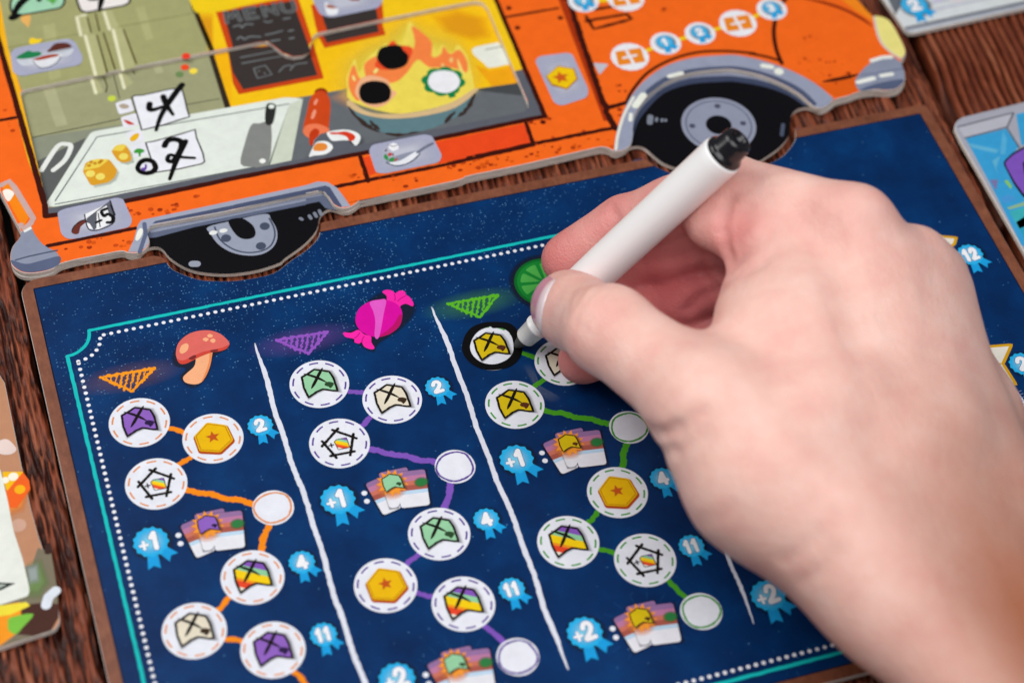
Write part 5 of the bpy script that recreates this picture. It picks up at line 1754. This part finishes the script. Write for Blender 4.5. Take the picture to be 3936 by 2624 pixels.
class Field:
    """signed distance grid in mm, filled by tapered capsules"""

    def __init__(self, lo, hi, h):
        self.lo, self.h = np.array(lo, float), h
        self.n = np.ceil((np.array(hi) - self.lo) / h).astype(int) + 1
        self.ax = [self.lo[i] + h * np.arange(self.n[i]) for i in range(3)]

    def new(self):
        return np.full(self.n, 50.0, np.float32)

    def cone(self, g, a, b, ra, rb, k=4.0, squash=None):
        a, b = np.asarray(a, float), np.asarray(b, float)
        m = max(ra, rb) + k + 4
        lo = np.minimum(a, b) - m
        hi = np.maximum(a, b) + m
        i0 = np.clip(np.floor((lo - self.lo) / self.h).astype(int), 0, self.n)
        i1 = np.clip(np.ceil((hi - self.lo) / self.h).astype(int) + 1, 0, self.n)
        if (i1 <= i0).any():
            return g
        X, Y, Zc = np.meshgrid(*[self.ax[i][i0[i]:i1[i]] for i in range(3)], indexing='ij')
        ba = b - a
        L2 = max(ba @ ba, 1e-9)
        px_, py_, pz_ = X - a[0], Y - a[1], Zc - a[2]
        t = np.clip((px_ * ba[0] + py_ * ba[1] + pz_ * ba[2]) / L2, 0, 1)
        dx, dy, dz = px_ - ba[0] * t, py_ - ba[1] * t, pz_ - ba[2] * t
        if squash is not None:          # flatten along a direction
            nrm, s = np.asarray(squash[0], float), squash[1]
            nrm = nrm / np.linalg.norm(nrm)
            q = dx * nrm[0] + dy * nrm[1] + dz * nrm[2]
            dx, dy, dz = dx + nrm[0] * q * (s - 1), dy + nrm[1] * q * (s - 1), dz + nrm[2] * q * (s - 1)
        ts = t * t * (3 - 2 * t) * .5 + t * .5
        d = np.sqrt(dx * dx + dy * dy + dz * dz) - (ra + (rb - ra) * ts)
        s = tuple(slice(i0[i], i1[i]) for i in range(3))
        g[s] = self.smin(g[s], d, k)
        return g

    @staticmethod
    def smin(a, b, k):
        h = np.clip(.5 + .5 * (b - a) / k, 0, 1)
        return b + (a - b) * h - k * h * (1 - h)

    def chain(self, g, pts, rad, k):
        for i in range(len(pts) - 1):
            self.cone(g, pts[i], pts[i + 1], rad[i], rad[i + 1], k)
        return g


def surface_nets(g, lo, h):
    s = g < 0
    nx, ny, nz = g.shape
    corner = [(i, j, k) for i in (0, 1) for j in (0, 1) for k in (0, 1)]
    cells = np.zeros((nx - 1, ny - 1, nz - 1), np.int8)
    for i, j, k in corner:
        cells += s[i:nx - 1 + i, j:ny - 1 + j, k:nz - 1 + k]
    act = np.argwhere((cells > 0) & (cells < 8))
    idx = np.full(cells.shape, -1, np.int64)
    idx[tuple(act.T)] = np.arange(len(act))
    acc = np.zeros((len(act), 3))
    cnt = np.zeros(len(act))
    for a in corner:
        for d in range(3):
            if a[d] == 1:
                continue
            b = list(a)
            b[d] = 1
            va = g[act[:, 0] + a[0], act[:, 1] + a[1], act[:, 2] + a[2]]
            vb = g[act[:, 0] + b[0], act[:, 1] + b[1], act[:, 2] + b[2]]
            mk = (va < 0) != (vb < 0)
            t = np.where(mk, va / np.where(mk, va - vb, 1), 0)
            p = np.tile(np.array(a, float), (len(act), 1))
            p[:, d] += t
            acc[mk] += p[mk]
            cnt[mk] += 1
    V = (act + acc / cnt[:, None]) * h + lo
    F = []
    for d in range(3):
        u, v = (d + 1) % 3, (d + 2) % 3
        sl0 = [slice(None)] * 3
        sl1 = [slice(None)] * 3
        sl0[d], sl1[d] = slice(0, -1), slice(1, None)
        e = np.argwhere(s[tuple(sl0)] != s[tuple(sl1)])
        e = e[(e[:, u] > 0) & (e[:, v] > 0) & (e[:, u] < g.shape[u] - 1) & (e[:, v] < g.shape[v] - 1)]
        inside = s[tuple(e.T)]
        q = []
        for du, dv in ((0, 0), (1, 0), (1, 1), (0, 1)):
            c = e.copy()
            c[:, u] -= du
            c[:, v] -= dv
            q.append(idx[tuple(c.T)])
        q = np.stack(q, 1)
        q[~inside] = q[~inside][:, ::-1]
        F.append(q)
    F = np.vstack(F)
    return V, F[(F >= 0).all(1)]


# joints, photo pixel + height above the board in mm
JT = dict(
    i_tip=J(2172, 1000, 19.5), i_dip=J(2395, 862, 32), i_pip=J(2785, 725, 53), i_mcp=J(3285, 848, 66),
    t_tip=J(2185, 1185, 28), t_ip=J(2345, 1270, 47), t_mcp=J(2735, 1560, 56), t_mid=J(2980, 1830, 50), t_cmc=J(3240, 2060, 46),
    m_tip=J(2200, 1130, 9.5), m_dip=J(2420, 1015, 19), m_pip=J(2740, 905, 37), m_mcp=J(3515, 990, 55),
    r_tip=J(2235, 1385, 8.5), r_dip=J(2480, 1190, 12), r_pip=J(2790, 1075, 26), r_mcp=J(3598, 1055, 42),
    p_tip=J(2420, 1450, 8), p_dip=J(2600, 1330, 8.5), p_pip=J(2840, 1230, 15), p_mcp=J(3622, 1245, 26))
g_ = JT
F_ = Field((-12, -275, -1.5), (140, 32, 96), .95)
palm = F_.new()
wr_r, wr_u = J(3440, 2290, 42), J(3760, 1960, 30)          # radial and ulnar side of the wrist
fa_dir = np.array([.30, -1.0, -.02])
fa_dir /= np.linalg.norm(fa_dir)
fa_r, fa_u = wr_r + fa_dir * 150, wr_u + fa_dir * 150
K = 12.0
for a, b, ra, rb in (
        (g_['i_mcp'] + (0, -1, -1.5), J(3440, 1750, 50), 9.0, 11.0), (J(3450, 1750, 50), wr_r, 11.5, 12.5),
        (g_['m_mcp'] + (0, -1, -1.5), J(3590, 1700, 44), 8.8, 11.5), (J(3590, 1700, 44), (wr_r + wr_u) / 2, 12, 15),
        (g_['r_mcp'] + (0, 0, -2), J(3680, 1700, 32), 8.0, 12), (J(3680, 1700, 32), wr_u, 12, 14),
        (g_['p_mcp'], J(3730, 1620, 20), 8.0, 11), (J(3730, 1620, 20), wr_u + (0, 0, -8), 11, 13),
        (J(3400, 1060, 57), J(3520, 1700, 45), 8.6, 10.5), (J(3560, 1130, 46), J(3640, 1700, 36), 8.6, 10.5),
        (J(3480, 1500, 25), J(3600, 1900, 22), 15, 15),                       # palm flesh
        (J(3250, 1350, 40), J(3420, 1850, 36), 13, 16),
        (g_['t_mcp'], g_['t_mid'], 12.2, 15.5), (g_['t_mid'], g_['t_cmc'], 15.5, 15), (g_['t_cmc'], wr_r, 14.5, 12.5),
        (g_['t_mid'] + (6, -2, -14), g_['t_cmc'] + (6, -2, -12), 13, 13),     # ball of the thumb
        (J(2770, 1725, 48), J(2872, 1862, 46), 9.5, 10.6), (J(2872, 1862, 46), J(2985, 1940, 46), 10.6, 10.5),
        (J(3010, 1260, 56), J(3150, 1560, 56), 11, 14),                       # muscle between thumb and forefinger
        (J(2890, 1190, 50), J(2860, 1330, 52), 5.5, 8), (J(2900, 1060, 50), J(2890, 1190, 50), 5.0, 5.5),
        (J(3010, 980, 56), J(3080, 1250, 58), 8.5, 10),
        (wr_r, fa_r, 13.2, 18), (wr_u, fa_u, 15, 20), ((wr_r + wr_u) / 2 + (0, 0, 2), (fa_r + fa_u) / 2, 15, 22)):
    F_.cone(palm, a, b, ra, rb, K)
# thumb: proximal then the bent last joint
F_.cone(palm, g_['t_ip'], g_['t_mcp'], 10.9, 12.2, 9)
thumb = F_.new()
tdir = (g_['t_tip'] - g_['t_ip']) / np.linalg.norm(g_['t_tip'] - g_['t_ip'])
F_.cone(thumb, g_['t_ip'], g_['t_tip'], 10.9, 9.2, 3)
F_.cone(thumb, g_['t_tip'] - tdir * 6, g_['t_tip'] + tdir * 1.2 + (1.2, 1.5, -1.0), 9.6, 8.6, 4)
fing = []
for nm, rr, fat in (('i', (6.5, 7.3, 9.0, 8.6), 1.0), ('m', (6.6, 7.6, 8.8, 8.2), 1.0), ('r', (6.4, 7.2, 8.3, 8.0), 1.0), ('p', (5.4, 6.2, 7.2, 7.6), 1.0)):
    g = F_.new()
    pts = [g_[nm + '_tip'], g_[nm + '_dip'], g_[nm + '_pip'], g_[nm + '_mcp']]
    F_.chain(g, pts, rr, 3.0)
    # soft pads between the joints
    c = [(pts[i] + pts[i + 1]) / 2 for i in range(3)]
    pal = (pts[0] + pts[3]) / 2 - pts[2]
    pal /= np.linalg.norm(pal)
    F_.cone(g, pts[0] * .8 + pts[1] * .2 + pal * 1.0, pts[0] * .35 + pts[1] * .65 + pal * 1.2, rr[0] * .98, rr[1] * .86, 4)
    F_.cone(g, c[1] - pal * -1.6, c[1] + pal * 1.6 + .1, rr[1] * .9, rr[2] * .82, 4)
    if nm == 'i':
        F_.cone(g, J(2740, 850, 50), J(2960, 930, 55), 7.5, 9.2, 5)
    fing.append(g)
hand_d = palm
hand_d = Field.smin(hand_d, thumb, 3.5)
hand_d = Field.smin(hand_d, fing[0], 6.0)
rest = Field.smin(fing[1], Field.smin(fing[2], fing[3], .7), .7)
hand_d = Field.smin(hand_d, rest, 1.6)
# the barrel presses into the skin, the heel of the hand flattens on the board
X, Y, Zc = np.meshgrid(*F_.ax, indexing='ij')
dx, dy, dz = X - TIP[0], Y - TIP[1], Zc - TIP[2]
t = dx * AX[0] + dy * AX[1] + dz * AX[2]
rad = np.sqrt(np.maximum(dx * dx + dy * dy + dz * dz - t * t, 0))
pen_d = np.maximum(rad - 5.75, np.maximum(12 - t, t - PL - 10))
hand_d = np.maximum(hand_d, -pen_d)
hand_d = np.maximum(hand_d, (.25 - Zc).astype(np.float32))
del dx, dy, dz, t, rad, pen_d, X, Y, Zc


# creases: grooves carved along the skin where the view rays of the photograph meet it
def on_skin(x, y):
    d = CF + ((x - PW / 2) / FPX) * CR - ((y - PH / 2) / FPX) * CU
    d = d / np.linalg.norm(d)
    q = CAM + d[None, :] * np.arange(380, 700, .5)[:, None]
    i = np.round((q - F_.lo) / F_.h).astype(int)
    ok = ((i >= 0) & (i < F_.n)).all(1)
    i, q = i[ok], q[ok]
    v = skin0[i[:, 0], i[:, 1], i[:, 2]]
    k = np.argmax(v < 0) if (v < 0).any() else int(np.argmin(v))
    return q[k]


skin0 = hand_d.copy()


def crease(pts, depth, wid):
    g = F_.new()
    w3 = [on_skin(*q) for q in smooth(pts, False, 4)]
    lo, hi = np.min(w3, 0) - 8, np.max(w3, 0) + 8
    i0 = np.clip(((lo - F_.lo) / F_.h).astype(int), 0, F_.n)
    i1 = np.clip(((hi - F_.lo) / F_.h).astype(int) + 1, 0, F_.n)
    n = len(w3) - 1
    for k, (a, b) in enumerate(zip(w3, w3[1:])):
        if np.linalg.norm(a - b) < 12:
            F_.cone(g, a, b, .01, .01, .05)
    s = tuple(slice(i0[i], i1[i]) for i in range(3))
    hand_d[s] += depth * np.exp(-(g[s] / wid) ** 2)


for c, dp, wd in (
        ([(2322, 772), (2345, 790), (2366, 830), (2378, 880)], 1.3, 1.2), ([(2300, 800), (2325, 830), (2340, 870)], .4, 1.0),
        ([(2500, 1660), (2525, 1668), (2560, 1664), (2600, 1648)], 2.0, 1.6), ([(2600, 1648), (2650, 1622), (2700, 1590)], .7, 2.0), ([(2522, 1735), (2550, 1740), (2590, 1730)], 1.5, 1.5), ([(2590, 1730), (2640, 1705), (2700, 1670)], .5, 2.2),
        ([(2470, 1015), (2540, 1000), (2610, 985), (2680, 965)], 1.8, 1.3), ([(2640, 1190), (2680, 1150), (2730, 1125), (2770, 1112)], 1.8, 1.3), ([(2695, 985), (2705, 1040), (2735, 1090), (2765, 1110)], 1.2, 1.2),
        ([(2325, 1075), (2275, 1130), (2235, 1185), (2215, 1240)], .55, 1.0), ([(2350, 1095), (2300, 1150), (2262, 1215), (2245, 1270)], .5, 1.1), ([(2290, 1068), (2240, 1120), (2205, 1180)], .45, .9),
        ([(2385, 1100), (2335, 1170), (2300, 1240), (2280, 1300)], .35, 1.3), ([(2260, 1060), (2215, 1100), (2185, 1150), (2180, 1210)], .35, .9),
        ([(2800, 770), (2786, 820), (2780, 880), (2786, 950), (2810, 1005)], 2.3, 1.7), ([(2850, 800), (2830, 860), (2826, 930), (2840, 985)], .9, 1.7), ([(2885, 800), (2862, 870), (2860, 940)], .5, 1.6),
        ([(2830, 1010), (2900, 930), (3000, 860), (3110, 800)], .8, 2.6), ([(2870, 1050), (2960, 980), (3080, 900), (3200, 850)], .5, 2.8), ([(2800, 1080), (2850, 1040), (2930, 1010)], .5, 2.0),
        ([(3380, 900), (3400, 1000), (3430, 1120), (3450, 1250)], .35, 5.5), ([(3560, 1080), (3560, 1200), (3580, 1350)], .3, 5.5), ([(3180, 950), (3230, 1100), (3290, 1300)], .5, 6.0),
        ([(3020, 2150), (3080, 2120), (3140, 2060)], .5, 2.2), ([(3090, 2230), (3160, 2190), (3220, 2120)], .45, 2.2), ([(2700, 2000), (2760, 1990), (2820, 1950)], .3, 2.0)):
    crease(c, dp, wd)
# tendons raised under the skin of the back of the hand
for c, dp, wd in (([(3300, 1000), (3330, 1250), (3380, 1500), (3440, 1750)], -.25, 3.6), ([(3500, 1130), (3520, 1350), (3560, 1600)], -.22, 3.6), ([(2900, 1560), (3040, 1720), (3200, 1900)], -.5, 3.6)):
    crease(c, dp, wd)
del skin0
hv, hf = surface_nets(hand_d, F_.lo, F_.h)
# relax the grid steps
E_ = np.vstack([hf[:, [0, 1]], hf[:, [1, 2]], hf[:, [2, 3]], hf[:, [3, 0]]])
deg = np.bincount(E_[:, 0], minlength=len(hv)).astype(float)
for it in range(5):
    sm = np.stack([np.bincount(E_[:, 0], hv[E_[:, 1], i], minlength=len(hv)) for i in range(3)], 1) / np.maximum(deg, 1)[:, None]
    hv += (.5 if it % 2 == 0 else -.47) * (sm - hv)


def skin_mat():
    N = Nodes('fair_skin')
    at = N.n('ShaderNodeAttribute', attribute_name='flush_shade')
    a2 = N.n('ShaderNodeAttribute', attribute_name='tan')  # warm tan with the forearm shade painted in
    f = N.noise(95, 4, .6)
    base = N.ramp(f, [(.25, lin('#ecb3a8')), (.52, lin('#f2c3b6')), (.78, lin('#f7d0c4'))])
    c = N.mix(at.outputs['Fac'], base, lin('#cb5c60'))
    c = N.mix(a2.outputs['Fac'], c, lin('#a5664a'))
    fr = N.n('ShaderNodeTexVoronoi')
    fr.inputs['Scale'].default_value = 62
    N.l(N.coord(), fr.inputs['Vector'])
    fk = N.n('ShaderNodeMapRange')
    fk.inputs[1].default_value, fk.inputs[2].default_value, fk.inputs[3].default_value, fk.inputs[4].default_value = .05, .14, .30, 0
    N.l(fr.outputs['Distance'], fk.inputs[0])
    sep = N.n('ShaderNodeSeparateColor')
    N.l(fr.outputs['Color'], sep.inputs[0])
    few = N.n('ShaderNodeMath', operation='LESS_THAN')
    few.inputs[1].default_value = .05
    N.l(sep.outputs[0], few.inputs[0])
    mm_ = N.n('ShaderNodeMath', operation='MULTIPLY')
    N.l(few.outputs[0], mm_.inputs[0])
    N.l(fk.outputs[0], mm_.inputs[1])
    N.l(N.mix(mm_.outputs[0], c, lin('#c07f58')), N.b.inputs['Base Color'])
    N.b.inputs['Roughness'].default_value = .46
    N.b.inputs['Specular IOR Level'].default_value = .38
    N.b.inputs['Subsurface Weight'].default_value = .35
    N.b.inputs['Subsurface Radius'].default_value = (1.0, .32, .16)
    N.b.inputs['Subsurface Scale'].default_value = .004
    v = N.n('ShaderNodeTexVoronoi', feature='DISTANCE_TO_EDGE')
    v.inputs['Scale'].default_value = 1100
    N.l(N.coord(), v.inputs['Vector'])
    n2 = N.noise(420, 5, .65)
    s = N.n('ShaderNodeMath', operation='ADD')
    N.l(v.outputs['Distance'], s.inputs[0])
    N.l(n2, s.inputs[1])
    wk = N.noise(1.0, 4, .6, N.coord((900, 260, 700)))
    s2 = N.n('ShaderNodeMath', operation='ADD')
    N.l(s.outputs[0], s2.inputs[0])
    N.l(wk, s2.inputs[1])
    N.bump(s2.outputs[0], .34, .0006)
    return N.m


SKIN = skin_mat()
hand = thing('hand', (62, -120, 0), 'pale right hand and wrist holding the white marker above the score board', 'hand')
off = np.array(hand.location)
me = bpy.data.meshes.new('skin')
me.from_pydata((hv * MM - off).tolist(), [], hf.tolist())
me.polygons.foreach_set('use_smooth', [True] * len(hf))
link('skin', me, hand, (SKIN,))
flush_shade = np.zeros(len(hv))  # skin redness, with the red shade of the finger hollow painted in
for q, r, a in ((g_['i_tip'], 17, .85), (g_['i_dip'], 17, .75), (J(2560, 780, 45), 16, .55), (g_['t_tip'], 14, .35), (g_['r_tip'], 12, .9), (g_['m_tip'], 13, .7), (g_['i_mcp'], 13, .30), (g_['m_mcp'], 13, .22), (g_['r_mcp'], 12, .22),
                (J(2790, 900, 58), 13, .6), (J(2650, 1080, 20), 32, 1.0), (g_['t_ip'] + (-4, -4, 6), 9, .2), (J(2830, 1130, 50), 9, .4), (g_['m_dip'], 13, .5), (g_['r_dip'], 14, .6)):
    flush_shade = np.maximum(flush_shade, a * np.exp(-((hv - q) ** 2).sum(1) / r ** 2))
fz = me.attributes.new('flush_shade', 'FLOAT', 'POINT')
fz.data.foreach_set('value', flush_shade.astype(np.float32))
tan_shade_v = np.clip((-(hv[:, 1] + 70) / 70), 0, 1) * np.clip((hv[:, 0] - 38) / 34, .08, 1) * 1.0 + np.clip((hv[:, 0] - 88) / 40, 0, 1) * .3  # warm tan and forearm shade painted together into the skin colour
tz = me.attributes.new('tan', 'FLOAT', 'POINT')  # carries tan and painted forearm shade together
tz.data.foreach_set('value', np.clip(tan_shade_v, 0, 1).astype(np.float32))

# thumb nail: a curved plate set on the back of the thumb tip
from mathutils.bvhtree import BVHTree
bv = BVHTree.FromPolygons([Vector(q) for q in hv], [tuple(int(i) for i in q) for q in hf])
nn = -CR * .90 - CF * .64 + CU * .12
nn = nn - tdir * (nn @ tdir)
nn /= np.linalg.norm(nn)
nu = np.cross(tdir, nn)
nc = g_['t_tip'] - tdir * 2.5


def nail_pt(a, b, lift):
    # a across (-1..1), b along (0 root .. 1 free edge)
    q = nc + nu * (a * 7.4) + tdir * (-6.5 + 14.0 * b - 1.6 * a * a * (1 - b) * -1) + nn * 30
    hit = bv.ray_cast(Vector(q), Vector(-nn))
    p = np.array(hit[0]) if hit[0] is not None else q - nn * 22
    return p + nn * lift


nv, nf, ua = [], [], []
na, nb = 17, 17
for lift in (.42, -.5):
    for i in range(na):
        for k in range(nb):
            a = -1 + 2 * i / (na - 1)
            b = k / (nb - 1)
            # rounded root and rounded free edge
            s_ = math.sqrt(max(0.0, 1 - a * a * .9))
            bb = .5 + (b - .5) * (.55 + .45 * s_)
            edge = max(abs(a), abs(2 * b - 1)) ** 6
            nv.append(nail_pt(a * .98, bb, lift - (.35 * edge if lift > 0 else 0)))
            ua.append(b)
I_ = lambda i, k, s_: s_ * na * nb + i * nb + k
for i in range(na - 1):
    for k in range(nb - 1):
        nf.append((I_(i, k, 0), I_(i + 1, k, 0), I_(i + 1, k + 1, 0), I_(i, k + 1, 0)))
        nf.append((I_(i, k, 1), I_(i, k + 1, 1), I_(i + 1, k + 1, 1), I_(i + 1, k, 1)))
rim = [(i, 0) for i in range(na)] + [(na - 1, k) for k in range(1, nb)] + [(i, nb - 1) for i in range(na - 2, -1, -1)] + [(0, k) for k in range(nb - 2, 0, -1)]
for (i, k), (j, l) in zip(rim, rim[1:] + rim[:1]):
    nf.append((I_(i, k, 0), I_(i, k, 1), I_(j, l, 1), I_(j, l, 0)))
me = bpy.data.meshes.new('thumb_nail')
me.from_pydata([tuple(np.array(q) * MM - off) for q in nv], [], nf)
bm = bmesh.new()
bm.from_mesh(me)
bmesh.ops.recalc_face_normals(bm, faces=bm.faces)
bm.to_mesh(me)
bm.free()
for pl in me.polygons:
    pl.use_smooth = True
N = Nodes('nail')
at_ = N.n('ShaderNodeAttribute', attribute_name='along')
N.l(N.ramp(at_.outputs['Fac'], [(0.0, lin('#e8d6d8')), (.20, lin('#e6cfd3')), (.34, lin('#d995a8')), (.84, lin('#dba0ae')), (.94, lin('#e8cfc8'))]), N.b.inputs['Base Color'])  # pale root band: lunula with the nail's highlight painted in
N.b.inputs['Roughness'].default_value = .22
N.b.inputs['Subsurface Weight'].default_value = .2
N.b.inputs['Subsurface Scale'].default_value = .002
N.bump(N.noise(300, 2, .5), .05, .0003)
za = me.attributes.new('along', 'FLOAT', 'POINT')
za.data.foreach_set('value', np.array(ua, np.float32))
link('thumb_nail', me, hand, (N.m,))
